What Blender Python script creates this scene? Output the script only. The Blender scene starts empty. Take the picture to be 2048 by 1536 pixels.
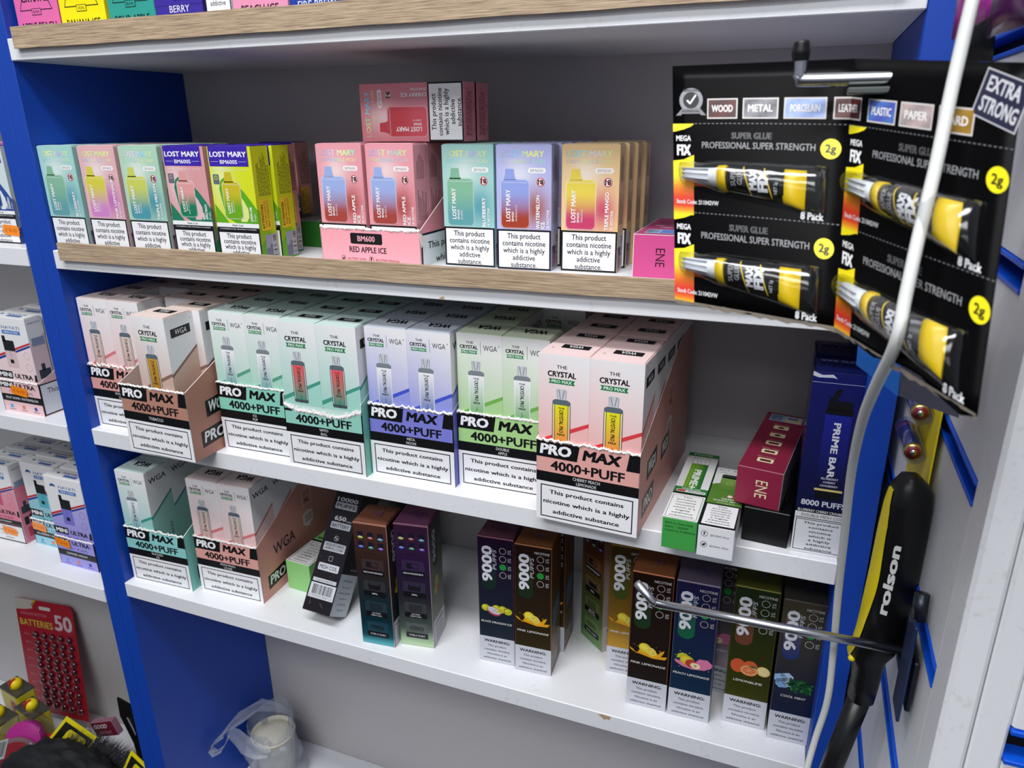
import bpy, bmesh, math, random
from mathutils import Vector, Matrix
random.seed(7)
sc = bpy.context.scene
COL = sc.collection
PI = math.pi

# ------------------------------------------------------------ camera, world, lights, exposure
YAW, PITCH, ROLL = -0.37443, -0.33859, -0.01028
F_PX = 1472.57
cam_d = bpy.data.cameras.new('camera')
cam = bpy.data.objects.new('camera', cam_d); COL.objects.link(cam)
fw = Vector((math.sin(YAW)*math.cos(PITCH), math.cos(YAW)*math.cos(PITCH), math.sin(PITCH)))
r0 = fw.cross(Vector((0, 0, 1))).normalized(); u0 = r0.cross(fw)
rr = r0*math.cos(ROLL) + u0*math.sin(ROLL); uu = -r0*math.sin(ROLL) + u0*math.cos(ROLL)
cam.matrix_world = Matrix(((rr.x, uu.x, -fw.x, 0.83781), (rr.y, uu.y, -fw.y, -0.62784), (rr.z, uu.z, -fw.z, 0.60465), (0, 0, 0, 1)))
cam_d.sensor_width = 36; cam_d.lens = F_PX/2048*36
cam_d.clip_start = 0.01
cam_d.dof.use_dof = True; cam_d.dof.focus_distance = 0.66; cam_d.dof.aperture_fstop = 17
sc.camera = cam
w = bpy.data.worlds.new('shop_interior'); sc.world = w; w.use_nodes = True
w.node_tree.nodes['Background'].inputs[0].default_value = (0.80, 0.86, 1.0, 1)
w.node_tree.nodes['Background'].inputs[1].default_value = 0.33
sc.view_settings.view_transform = 'Standard'; sc.view_settings.look = 'None'
sc.view_settings.gamma = 1; sc.view_settings.use_curve_mapping = False
sc.view_settings.exposure = -0.04
def area(name, loc, target, sx, sy, power, col=(1, 1, 1)):
    d = bpy.data.lights.new(name, 'AREA'); d.shape = 'RECTANGLE'; d.size = sx; d.size_y = sy; d.energy = power; d.color = col
    o = bpy.data.objects.new(name, d); COL.objects.link(o); o.location = loc
    o.rotation_euler = (Vector(target)-Vector(loc)).to_track_quat('-Z', 'Y').to_euler(); return o
area('ceiling_light', (0.55, -0.85, 2.05), (0.55, -0.65, 0), 1.5, 0.3, 36, (0.97, 0.98, 1.0))
area('ceiling_light', (0.45, -1.9, 2.05), (0.45, -1.5, 0), 1.8, 0.4, 34, (0.97, 0.98, 1.0))
area('ceiling_light', (0.45, -3.4, 2.05), (0.45, -2.4, 0), 2.4, 0.5, 14, (0.97, 0.98, 1.0))

# ------------------------------------------------------------ colours and materials
def lin(c):
    if isinstance(c, str):
        c = c.lstrip('#'); c = [int(c[i:i+2], 16)/255 for i in (0, 2, 4)]
        return tuple(x/12.92 if x <= 0.04045 else ((x+0.055)/1.055)**2.4 for x in c)
    return tuple(c)
def mix(a, b, t):
    a, b = lin(a), lin(b); t = max(0, min(1, t)); return tuple(a[i]*(1-t)+b[i]*t for i in range(3))
def ramp(stops, t):
    if t <= stops[0][0]: return lin(stops[0][1])
    for (t0, c0), (t1, c1) in zip(stops, stops[1:]):
        if t <= t1: return mix(c0, c1, (t-t0)/(t1-t0))
    return lin(stops[-1][1])
def mat(name, col=None, rough=0.5, metal=0.0, attr=False, coat=0.0, trans=0.0, ior=1.45, alpha=1.0, spec=None, bump=0, bscale=200):
    m = bpy.data.materials.new(name); m.use_nodes = True; nt = m.node_tree; b = nt.nodes['Principled BSDF']
    b.inputs['Roughness'].default_value = rough; b.inputs['Metallic'].default_value = metal
    b.inputs['Coat Weight'].default_value = coat; b.inputs['Transmission Weight'].default_value = trans
    b.inputs['IOR'].default_value = ior; b.inputs['Alpha'].default_value = alpha
    if spec is not None: b.inputs['Specular IOR Level'].default_value = spec
    if attr:
        a = nt.nodes.new('ShaderNodeAttribute'); a.attribute_name = 'Col'; nt.links.new(a.outputs['Color'], b.inputs['Base Color'])
    else: b.inputs['Base Color'].default_value = (*lin(col), 1)
    if bump:
        tc = nt.nodes.new('ShaderNodeTexCoord'); n = nt.nodes.new('ShaderNodeTexNoise'); n.inputs['Scale'].default_value = bscale
        nt.links.new(tc.outputs['Object'], n.inputs['Vector'])
        bp = nt.nodes.new('ShaderNodeBump'); bp.inputs['Strength'].default_value = bump; bp.inputs['Distance'].default_value = 0.001
        nt.links.new(n.outputs['Fac'], bp.inputs['Height']); nt.links.new(bp.outputs[0], b.inputs['Normal'])
    return m
M_CARD = mat('printed_card', rough=0.42, attr=True, bump=0.05, bscale=60)
M_INK = mat('printed_ink', rough=0.4, attr=True)
M_FOIL = mat('printed_foil', rough=0.3, metal=0.55, attr=True, bump=0.04, bscale=30)
M_FINK = mat('foil_ink', rough=0.4, metal=0.0, attr=True)
M_GLOSS = mat('glossy_card', rough=0.2, attr=True)
M_TORN = mat('torn_paper', '#e9e6e2', rough=0.95, bump=0.6, bscale=900)
M_CHROME = mat('chrome', '#c9cbd0', rough=0.24, metal=1.0)
M_STEEL = mat('dark_steel', '#3b3f47', rough=0.35, metal=0.9)
M_BLACK = mat('black_rubber', '#0b0b0c', rough=0.38, bump=0.1, bscale=300)
M_YEL = mat('yellow_plastic', '#e6cf10', rough=0.4)
M_CABLE = mat('white_cable', '#d9dad6', rough=0.45)
M_CLEAR = mat('clear_plastic', '#ffffff', rough=0.06, trans=1.0, ior=1.15)
def film_mat(name, col, alpha, rough=0.15):
    m = mat(name, col, rough=rough, alpha=alpha, bump=0.3, bscale=60); return m
def clear_film(name, tint, fac, rough):
    m = bpy.data.materials.new(name); m.use_nodes = True; nt = m.node_tree; nt.nodes.clear()
    out = nt.nodes.new('ShaderNodeOutputMaterial'); mx = nt.nodes.new('ShaderNodeMixShader'); tr = nt.nodes.new('ShaderNodeBsdfTransparent'); gl = nt.nodes.new('ShaderNodeBsdfGlossy')
    fr = nt.nodes.new('ShaderNodeLayerWeight'); fr.inputs[0].default_value = 0.25; ml = nt.nodes.new('ShaderNodeMath'); ml.operation = 'MULTIPLY_ADD'; ml.inputs[1].default_value = 0.55; ml.inputs[2].default_value = fac
    gl.inputs['Roughness'].default_value = rough; tr.inputs[0].default_value = (*lin(tint), 1)
    tc = nt.nodes.new('ShaderNodeTexCoord'); n = nt.nodes.new('ShaderNodeTexNoise'); n.inputs['Scale'].default_value = 70
    bp = nt.nodes.new('ShaderNodeBump'); bp.inputs['Strength'].default_value = 0.35; bp.inputs['Distance'].default_value = 0.002
    nt.links.new(tc.outputs['Object'], n.inputs['Vector']); nt.links.new(n.outputs['Fac'], bp.inputs['Height']); nt.links.new(bp.outputs[0], gl.inputs['Normal'])
    nt.links.new(fr.outputs['Facing'], ml.inputs[0]); nt.links.new(ml.outputs[0], mx.inputs[0]); nt.links.new(tr.outputs[0], mx.inputs[1]); nt.links.new(gl.outputs[0], mx.inputs[2]); nt.links.new(mx.outputs[0], out.inputs[0])
    return m
M_FILM = clear_film('clear_film', '#f4f5f6', 0.03, 0.12)
M_BAG = film_mat('bag_film', '#aab0bd', 0.42, 0.25)
M_PURPLE = film_mat('purple_pouch', '#4b0c50', 0.93, 0.2)
M_MAGENTA = film_mat('magenta_pouch', '#a42b96', 0.95, 0.25)

def laminate(name, base, dirty, amt=0.35, rough=0.38):
    m = bpy.data.materials.new(name); m.use_nodes = True; nt = m.node_tree; b = nt.nodes['Principled BSDF']
    tc = nt.nodes.new('ShaderNodeTexCoord')
    n1 = nt.nodes.new('ShaderNodeTexNoise'); n1.inputs['Scale'].default_value = 14; n1.inputs['Detail'].default_value = 8; n1.inputs['Roughness'].default_value = 0.7
    n2 = nt.nodes.new('ShaderNodeTexNoise'); n2.inputs['Scale'].default_value = 260; n2.inputs['Detail'].default_value = 3
    for n in (n1, n2): nt.links.new(tc.outputs['Object'], n.inputs['Vector'])
    mu = nt.nodes.new('ShaderNodeMath'); mu.operation = 'MULTIPLY'; nt.links.new(n1.outputs['Fac'], mu.inputs[0]); nt.links.new(n2.outputs['Fac'], mu.inputs[1])
    cr = nt.nodes.new('ShaderNodeValToRGB'); cr.color_ramp.elements[0].position = 0.31; cr.color_ramp.elements[1].position = 0.50
    cr.color_ramp.elements[0].color = (*lin(base), 1); cr.color_ramp.elements[1].color = (*mix(base, dirty, amt), 1)
    nt.links.new(mu.outputs[0], cr.inputs[0]); nt.links.new(cr.outputs[0], b.inputs['Base Color'])
    b.inputs['Roughness'].default_value = rough
    return m
M_WHITE = laminate('white_laminate', '#e4e5e8', '#8c877f', 0.28)
M_BACK = laminate('back_panel_laminate', '#b9b5b5', '#8f8a86', 0.15, 0.5)  # same panel material as the left bay's, greyed in colour for its shade
M_BACKL = laminate('left_back_panel_laminate', '#bdbab9', '#8f8a86', 0.15, 0.5)
M_BLUE = laminate('blue_laminate', '#003ea6', '#0a4aae', 0.4, 0.5)
M_SLAT = laminate('slatwall_white', '#e3e4e6', '#6f6c68', 0.3, 0.35)
M_SLOT = mat('blue_slot_insert', '#0a4fc8', rough=0.35)
M_DARK = mat('dark_recess', '#0b0c12', rough=0.7)

def wood_mat():
    m = bpy.data.materials.new('oak_strip'); m.use_nodes = True; nt = m.node_tree; b = nt.nodes['Principled BSDF']
    tc = nt.nodes.new('ShaderNodeTexCoord'); mp = nt.nodes.new('ShaderNodeMapping'); mp.inputs['Scale'].default_value = (26, 300, 1300)
    n = nt.nodes.new('ShaderNodeTexNoise'); n.inputs['Scale'].default_value = 1.0; n.inputs['Detail'].default_value = 6; n.inputs['Roughness'].default_value = 0.65; n.inputs['Distortion'].default_value = 0.6
    nt.links.new(tc.outputs['Object'], mp.inputs[0]); nt.links.new(mp.outputs[0], n.inputs['Vector'])
    cr = nt.nodes.new('ShaderNodeValToRGB'); e = cr.color_ramp.elements
    e[0].position = 0.33; e[0].color = (*lin('#7a6654'), 1); e[1].position = 0.68; e[1].color = (*lin('#d4bd9d'), 1)
    x = e.new(0.5); x.color = (*lin('#ae967b'), 1)
    nt.links.new(n.outputs['Fac'], cr.inputs[0]); nt.links.new(cr.outputs[0], b.inputs['Base Color'])
    b.inputs['Roughness'].default_value = 0.55
    bp = nt.nodes.new('ShaderNodeBump'); bp.inputs['Strength'].default_value = 0.25; bp.inputs['Distance'].default_value = 0.0006
    nt.links.new(n.outputs['Fac'], bp.inputs['Height']); nt.links.new(bp.outputs[0], b.inputs['Normal'])
    return m
M_WOOD = wood_mat()

# ------------------------------------------------------------ object helpers
def tag(o, label=None, cat=None, group=None, kind=None):
    if label: o['label'] = label
    if cat: o['category'] = cat
    if group: o['group'] = group
    if kind: o['kind'] = kind
    return o
def empty(name, loc=(0, 0, 0), rz=0):
    o = bpy.data.objects.new(name, None); o.empty_display_size = 0.02; COL.objects.link(o); o.location = loc; o.rotation_euler = (0, 0, rz); return o
def link(name, me, parent=None, m=None, loc=None, rot=None):
    o = bpy.data.objects.new(name, me); COL.objects.link(o)
    if m is not None and not me.materials: me.materials.append(m)
    if parent: o.parent = parent
    if loc: o.location = loc
    if rot: o.rotation_euler = rot
    return o
def from_bm(name, bm, m, parent=None, smooth=False, loc=None, rot=None):
    me = bpy.data.meshes.new(name); bm.to_mesh(me); bm.free()
    if smooth: me.shade_smooth()
    return link(name, me, parent, m, loc, rot)
def bm_box(bm, x0, y0, z0, x1, y1, z1, mtx=None):
    vs = [bm.verts.new((x, y, z)) for z in (z0, z1) for y in (y0, y1) for x in (x0, x1)]
    if mtx: 
        for v in vs: v.co = mtx @ v.co
    fs = [bm.faces.new([vs[i] for i in q]) for q in ((0, 2, 3, 1), (4, 5, 7, 6), (0, 1, 5, 4), (2, 6, 7, 3), (0, 4, 6, 2), (1, 3, 7, 5))]
    return vs, fs
def bevel(bm, w, seg=1):
    bmesh.ops.bevel(bm, geom=bm.edges[:], offset=w, segments=seg, affect='EDGES', profile=0.5)
def slab(name, x0, y0, z0, x1, y1, z1, m, parent=None, bw=0.0008):
    bm = bmesh.new(); bm_box(bm, x0, y0, z0, x1, y1, z1)
    if bw: bevel(bm, bw)
    return from_bm(name, bm, m, parent)
def col_attr(me, fn):
    a = me.color_attributes.new('Col', 'FLOAT_COLOR', 'CORNER')
    out = []
    for p in me.polygons:
        for li in p.loop_indices:
            c = fn(p.normal, me.vertices[me.loops[li].vertex_index].co); out += [c[0], c[1], c[2], 1.0]
    a.data.foreach_set('color', out)
def tube(name, pts, r, m, parent=None, seg=12, smooth_path=True, radii=None, cap=True):
    pts = [Vector(p) for p in pts]
    if smooth_path and len(pts) > 2:
        q = []; rq = []
        for i in range(len(pts)-1):
            p0 = pts[max(i-1, 0)]; p1 = pts[i]; p2 = pts[i+1]; p3 = pts[min(i+2, len(pts)-1)]
            for k in range(6):
                t = k/6; q.append(0.5*((2*p1)+(-p0+p2)*t+(2*p0-5*p1+4*p2-p3)*t*t+(-p0+3*p1-3*p2+p3)*t**3))
                if radii: rq.append(radii[i]*(1-t)+radii[i+1]*t)
        q.append(pts[-1]); 
        if radii: rq.append(radii[-1]); radii = rq
        pts = q
    bm = bmesh.new(); rings = []; up = None
    for i, p in enumerate(pts):
        t = (pts[min(i+1, len(pts)-1)]-pts[max(i-1, 0)]).normalized()
        if up is None: up = t.orthogonal().normalized()
        up = (up - t*up.dot(t)).normalized(); s = t.cross(up); R = radii[i] if radii else r
        rings.append([bm.verts.new(p+(up*math.cos(a)+s*math.sin(a))*R) for a in [2*PI*k/seg for k in range(seg)]])
    for a, b in zip(rings, rings[1:]):
        for k in range(seg): bm.faces.new((a[k], a[(k+1) % seg], b[(k+1) % seg], b[k]))
    if cap: bm.faces.new(rings[0][::-1]); bm.faces.new(rings[-1])
    return from_bm(name, bm, m, parent, smooth=True)
def lathe(name, prof, m, parent=None, seg=28, loc=(0, 0, 0), rot=None, sx=1, sy=1):
    bm = bmesh.new(); rings = []
    for r, z in prof: rings.append([bm.verts.new((sx*r*math.cos(2*PI*k/seg), sy*r*math.sin(2*PI*k/seg), z)) for k in range(seg)])
    for a, b in zip(rings, rings[1:]):
        for k in range(seg): bm.faces.new((a[k], a[(k+1) % seg], b[(k+1) % seg], b[k]))
    if prof[0][0] > 1e-5: bm.faces.new(rings[0][::-1])
    if prof[-1][0] > 1e-5: bm.faces.new(rings[-1])
    bmesh.ops.remove_doubles(bm, verts=bm.verts, dist=1e-6)
    return from_bm(name, bm, m, parent, smooth=True, loc=loc, rot=rot)

# ------------------------------------------------------------ flat print: shapes and lettering on a face
_tc = {}
def glyphs(s, bold=0.0):
    k = (s, bold)
    if k in _tc: return _tc[k]
    cu = bpy.data.curves.new('t', 'FONT'); cu.body = s; cu.resolution_u = 2; cu.size = 1
    o = bpy.data.objects.new('t', cu); COL.objects.link(o)
    dg = bpy.context.evaluated_depsgraph_get(); ev = o.evaluated_get(dg); me = ev.to_mesh()
    V = [(v.co.x, v.co.y) for v in me.vertices]; F = [tuple(p.vertices) for p in me.polygons]
    ev.to_mesh_clear(); bpy.data.objects.remove(o); bpy.data.curves.remove(cu)
    if V and bold > 0:      # heavier weight: the same glyphs struck four times, a hair apart
        V0, F0 = V, F; V, F = [], []
        for q, (dx, dy) in enumerate(((-1, -.6), (1, -.6), (-1, .6), (1, .6))):
            b = len(V); V += [(x+dx*bold, y+dy*bold, 0.2*q) for x, y in V0]; F += [tuple(b+i for i in f) for f in F0]
    if V:
        x0 = min(v[0] for v in V); x1 = max(v[0] for v in V)
    else: x0, x1 = 0, 1
    _tc[k] = (V, F, x0, x1); return _tc[k]
_H = glyphs('H'); CAP = max(v[1] for v in _H[0])
LAYER = 0.00005
class Art:
    def __init__(s, W, H): s.W, s.H = W, H; s.v = []; s.f = []; s.c = []
    def add(s, V, F, col, layer):      # V: metres from the top-left corner, y down
        b = len(s.v); fn = col if callable(col) else None; cc = None if fn else lin(col)
        for x, y, *dl in V:
            s.v.append((x, y, layer+(dl[0] if dl else 0))); s.c.append(fn(x/s.W, y/s.H) if fn else cc)
        for f in F: s.f.append(tuple(b+i for i in f))
    def poly(s, P, col, layer=1): s.add([(u*s.W, v*s.H) for u, v in P], [tuple(range(len(P)))], col, layer)
    def rect(s, a, b, c, d, col, layer=1): s.poly([(a, b), (c, b), (c, d), (a, d)], col, layer)
    def frame(s, a, b, c, d, t, col, layer=1):
        tu = t/s.W; tv = t/s.H
        for q in ((a, b, c, b+tv), (a, d-tv, c, d), (a, b+tv, a+tu, d-tv), (c-tu, b+tv, c, d-tv)): s.rect(*q, col, layer)
    def grid(s, a, b, c, d, nx, ny, fn, layer=0):
        V = [((a+(c-a)*i/nx)*s.W, (b+(d-b)*j/ny)*s.H) for j in range(ny+1) for i in range(nx+1)]
        F = [(j*(nx+1)+i, j*(nx+1)+i+1, (j+1)*(nx+1)+i+1, (j+1)*(nx+1)+i) for j in range(ny) for i in range(nx)]
        s.add(V, F, fn, layer)
    def disc(s, u, v, r, col, layer=1, n=20, ry=None, a=0):
        ry = ry or r; P = [(r*math.cos(2*PI*k/n), ry*math.sin(2*PI*k/n)) for k in range(n)]
        ca, sa = math.cos(a), math.sin(a)
        s.add([(u*s.W+x*ca-y*sa, v*s.H+x*sa+y*ca) for x, y in P], [tuple(range(n))], col, layer)
    def ring(s, u, v, r, t, col, layer=2, n=22):
        V = []
        for k in range(n):
            c, q = math.cos(2*PI*k/n), math.sin(2*PI*k/n); V += [(u*s.W+r*c, v*s.H+r*q), (u*s.W+(r-t)*c, v*s.H+(r-t)*q)]
        s.add(V, [(2*k, 2*((k+1) % n), 2*((k+1) % n)+1, 2*k+1) for k in range(n)], col, layer)
    def line(s, u0, v0, u1, v1, t, col, layer=1, k=1):
        a = Vector((u0*s.W, v0*s.H)); b = Vector((u1*s.W, v1*s.H)); d = (b-a).normalized(); n = Vector((-d.y, d.x))*t/2; V = []
        for i in range(k+1): q = a.lerp(b, i/k); V += [tuple(q+n), tuple(q-n)]
        s.add(V, [(2*i, 2*i+2, 2*i+3, 2*i+1) for i in range(k)], col, layer)
    def rrect(s, a, b, c, d, r, col, layer=1, n=4):
        x0, y0, x1, y1 = a*s.W, b*s.H, c*s.W, d*s.H; P = []
        for cx, cy, a0 in ((x1-r, y0+r, -90), (x1-r, y1-r, 0), (x0+r, y1-r, 90), (x0+r, y0+r, 180)):
            for k in range(n+1):
                t = math.radians(a0+90*k/n); P.append((cx+r*math.cos(t), cy+r*math.sin(t)))
        s.add(P, [tuple(range(len(P)))], col, layer)
    def stack(s, rows, col, layer=1):     # rows of (v, u_left, u_right)
        V = []
        for v, a, b in rows: V += [(a*s.W, v*s.H), (b*s.W, v*s.H)]
        s.add(V, [(2*i, 2*i+1, 2*i+3, 2*i+2) for i in range(len(rows)-1)], col, layer)
    # text centred on (u,v); h = cap height as a fraction of H (rot 0/180) or W (rot 90/-90); w likewise, optional
    def text(s, t, u, v, h, col, layer=2, w=None, rot=0, bold=0.0, stretch=1.0, shear=0.0, align='c', maxw=None):
        V, F, x0, x1 = glyphs(t, bold)
        if not V: return
        side = rot in (90, -90)
        hh = h*(s.W if side else s.H)/CAP; nw = (x1-x0)
        sx = (w*(s.H if side else s.W))/nw if w else hh*stretch
        if maxw: sx = min(sx, maxw*(s.H if side else s.W)/nw)
        r = math.radians(rot); ca, sa = math.cos(r), math.sin(r); out = []
        xa = {'c': (x0+x1)/2, 'l': x0, 'r': x1}[align]
        for x, y, *dl in V:
            yy = (y-CAP/2)*hh; xx = (x-xa)*sx + shear*yy
            out.append((u*s.W + xx*ca - yy*sa, v*s.H - (xx*sa + yy*ca), *dl))
        s.add(out, F, col, layer)
    def emit(s, name, parent, O, U, V, m=None, bend=None):
        O, U, V = Vector(O), Vector(U), Vector(V); N = V.cross(U).normalized(); N = -N if False else N
        me = bpy.data.meshes.new(name)
        P = []
        for x, y, l in s.v:
            p = (bend(x, y) if bend else O+U*x+V*y)
            if bend: p, n = p; p = p + n*(LAYER*(l+1))
            else: p = p + N*(LAYER*(l+1))
            P.append(p)
        me.from_pydata([tuple(p) for p in P], [], s.f)
        a = me.color_attributes.new('Col', 'FLOAT_COLOR', 'POINT')
        fl = []
        for c in s.c: fl += [c[0], c[1], c[2], 1.0]
        a.data.foreach_set('color', fl)
        return link(name, me, parent, m or M_INK)
# frames of a box (origin at its front-left-bottom corner)
def fr_front(w, d, h): return (0, 0, h), (1, 0, 0), (0, 0, -1)
def fr_right(w, d, h): return (w, 0, h), (0, 1, 0), (0, 0, -1)
def fr_left(w, d, h): return (0, d, h), (0, -1, 0), (0, 0, -1)
def fr_top(w, d, h): return (0, d, h), (1, 0, 0), (0, -1, 0)
def carton(name, w, d, h, cols, m=None, parent=None, bw=0.0006):
    """cols: dict face -> colour or (top colour, bottom colour)"""
    bm = bmesh.new(); bm_box(bm, 0, 0, 0, w, d, h); bevel(bm, bw, 1)
    me = bpy.data.meshes.new(name); bm.to_mesh(me); bm.free()
    def fn(n, co):
        ax = max(range(3), key=lambda i: abs(n[i])); k = {0: 'right' if n[0] > 0 else 'left', 1: 'back' if n[1] > 0 else 'front', 2: 'top' if n[2] > 0 else 'bottom'}[ax]
        c = cols.get(k, cols.get('all', '#ffffff'))
        if isinstance(c, tuple) and len(c) == 2: return mix(c[1], c[0], co.z/h)
        return lin(c)
    col_attr(me, fn)
    return link(name, me, parent, m or M_CARD)
def flap(w, d, h, col, parent, m=None, lift=0.0007, side=True):
    """closing flap of the lid: thin curved slab resting on the top"""
    bm = bmesh.new(); rows = []
    n = 5; t = 0.0005
    for k in range(n):
        y = 0.0008+(d-0.002)*k/(n-1); z = h+0.0001+lift*(math.sin(PI*k/(n-1)*0.9))*0.6
        rows.append([bm.verts.new((0.0012, y, z)), bm.verts.new((w-0.0012, y, z)), bm.verts.new((w-0.0012, y, z+t)), bm.verts.new((0.0012, y, z+t))])
    for a, b in zip(rows, rows[1:]):
        for i in range(4): bm.faces.new((a[i], a[(i+1) % 4], b[(i+1) % 4], b[i]))
    bm.faces.new(rows[0][::-1]); bm.faces.new(rows[-1])
    me = bpy.data.meshes.new('lid_flap'); bm.normal_update(); bm.to_mesh(me); bm.free(); col_attr(me, lambda n, c: lin(col))
    return link('lid_flap', me, parent, m or M_CARD)
def place(o, x, y, z, rz=0, rx=0, ry=0):
    o.location = (x, y, z); o.rotation_euler = (math.radians(rx), math.radians(ry), math.radians(rz)); return o
def copy_tree(o, parent=None):
    c = o.copy(); COL.objects.link(c)
    if parent: c.parent = parent
    for ch in list(o.children): copy_tree(ch, c)
    return c
WARN5 = ['This product', 'contains nicotine', 'which is a highly', 'addictive', 'substance.']

# ------------------------------------------------------------ shelving
Z1, Z2, Z3, Z4, ZB = 0.6990, 0.4677, 0.2353, 0.0, -0.500
TH = 0.0224
WB = 0.9
unit = tag(empty('shelving_unit'), 'blue and white shop shelving bay stocked with vape boxes, between two blue uprights', 'shelving')
slab('side_panel', -0.0226, 0, -0.75, 0, 0.25, 1.0, M_BLUE, unit)
slab('side_panel', WB, 0, -0.75, WB+0.0235, 0.25, 1.0, M_BLUE, unit)
slab('back_panel', 0, 0.25, -0.75, WB, 0.262, 1.0, M_BACK, unit, 0)
for z in (Z1, Z2, Z3, Z4):
    s = slab('shelf', 0.0003, -0.0015, z-TH, WB-0.0003, 0.2499, z, M_WHITE, unit, 0.0008)
slab('bottom_board', 0.0003, 0, ZB-TH, WB-0.0003, 0.2499, ZB, M_WHITE, unit)
def chip(x, z, r, seed):
    random.seed(seed); A = Art(0.02, 0.02)
    P = [(0.5+r*math.cos(a)*random.uniform(.5, 1.2)*1.6, 0.5+r*math.sin(a)*random.uniform(.4, 1)) for a in [2*PI*k/9 for k in range(9)]]
    A.poly(P, '#b59a78', 0); A.emit('chipped_edge', unit, (x-0.01, -0.0016, z+0.01), (1, 0, 0), (0, 0, -1))
chip(0.697, -0.0040, 0.24, 3); chip(0.52, Z2-0.0205, 0.1, 4)
tape = Art(0.014, 0.012); tape.disc(0.5, 0.5, 0.004, '#6c5b3a', 0, 12); tape.disc(0.5, 0.52, 0.0022, '#151515', 1, 10)
tape.emit('screw_hole', unit, (0.0001, 0.068, -0.045), (0, 1, 0), (0, 0, -1))
def trim(x0, z0, x1, z1, h0, h1):
    bm = bmesh.new(); n = 24
    rows = []
    for k in range(n+1):
        t = k/n; x = x0+(x1-x0)*t; hh = h0+(h1-h0)*t; z = z0+(z1-z0)*t + 0.0003*math.sin(k*1.7)
        rows.append([bm.verts.new(p) for p in ((x, -0.0072, z), (x, -0.0018, z), (x, -0.0018, z+hh), (x, -0.0072, z+hh+0.0002*math.sin(k*2.3)))])
    for a, b in zip(rows, rows[1:]):
        for i in range(4): bm.faces.new((a[i], b[i], b[(i+1) % 4], a[(i+1) % 4]))
    bm.faces.new(rows[0][::-1]); bm.faces.new(rows[-1]); bmesh.ops.recalc_face_normals(bm, faces=bm.faces)
    return from_bm('front_strip', bm, M_WOOD, unit)
trim(0.0165, 0.6878, 0.885, 0.6892, 0.0215, 0.0198)
trim(0.0170, 0.4573, 0.885, 0.4630, 0.0208, 0.0166)
# neighbouring bay on the left
left = tag(empty('shelving_unit'), 'neighbouring blue and white shelving bay cut off by the left edge', 'shelving')
slab('side_panel', -0.0460, 0, -0.75, -0.0232, 0.25, 1.0, M_BLUE, left)
slab('back_panel', -0.95, 0.25, -0.75, -0.0463, 0.262, 1.0, M_BACKL, left, 0)
LZ = (0.699, 0.4677, 0.2320, -0.0231)
for z in LZ: slab('shelf', -0.95, -0.0015, z-TH, -0.0463, 0.2499, z, M_WHITE, left)
LB = -0.63
slab('bottom_board', -0.95, 0, LB-TH, -0.0463, 0.2499, LB, M_WHITE, left)

# ------------------------------------------------------------ the setting
def struct(name, *a):
    o = slab(name, *a); o['kind'] = 'structure'; return o
struct('floor', -7, -8, -1.22, 7.0, 1.0, -1.2, mat('shop_floor', '#34322f', rough=0.6), None, 0)
struct('wall_back', -2.5, 0.30, -1.2, 3.0, 0.34, 2.2, mat('wall_paint', '#c9c8c6', rough=0.8), None, 0)
# slatwall at right: horizontal boards with blue slot inserts, a white corner trim, and the return facing the room
XW = 0.932; YC = -0.272
wall = tag(slab('wall_right', XW+0.014, YC+0.012, -1.2, XW+0.03, 0.29, 1.6, M_DARK, None, 0), kind='structure')
slots = [0.6445, 0.537, 0.4295, 0.3175, 0.2115, 0.106, 0.0, -0.106, -0.212, -0.318, 0.752, 0.86]
zs = sorted(slots); edges = [-0.6]+zs+[1.0]
for a, b in zip(edges, edges[1:]):
    slab('slat', XW, YC+0.030, a+0.0062, XW+0.014, 0.29, b-0.0062, M_SLAT, wall, 0.0015)
for z in zs:
    for s in (-1, 1):
        slab('slot_insert', XW-0.0012, YC+0.030, z+s*0.0056-0.0012, XW+0.012, 0.29, z+s*0.0056+0.0012, M_SLOT, wall, 0.0004)
slab('corner_strip', XW-0.0008, YC, -0.6, XW+0.014, YC+0.0295, 1.0, M_SLAT, wall, 0.002)
ret = tag(slab('wall_front', XW+0.015, YC+0.014, -1.2, 1.6, YC+0.030, 1.6, M_DARK, None, 0), kind='structure')
rz = [0.3095, 0.558, 0.434+0.0-0.0]
rz = [-0.19, 0.0595, 0.3095, 0.558, 0.8075]
ed = [-0.6]+rz+[1.0]
XR = 0.9615
slab('corner_strip', XW+0.0145, YC, -0.6, XR-0.0004, YC+0.014, 1.0, M_SLAT, ret, 0.0015)
for a, b in zip(ed, ed[1:]):
    slab('slat', XR, YC, a+0.0105 if a != -0.6 else a, 1.6, YC+0.014, b-0.0105 if b != 1.0 else b, M_SLAT, ret, 0.0015)
for z in rz:
    for s in (-1, 1):
        slab('slot_insert', XR, YC-0.0012, z+s*0.0092-0.0014, 1.6, YC+0.012, z+s*0.0092+0.0014, M_SLOT, ret, 0.0004)

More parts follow.
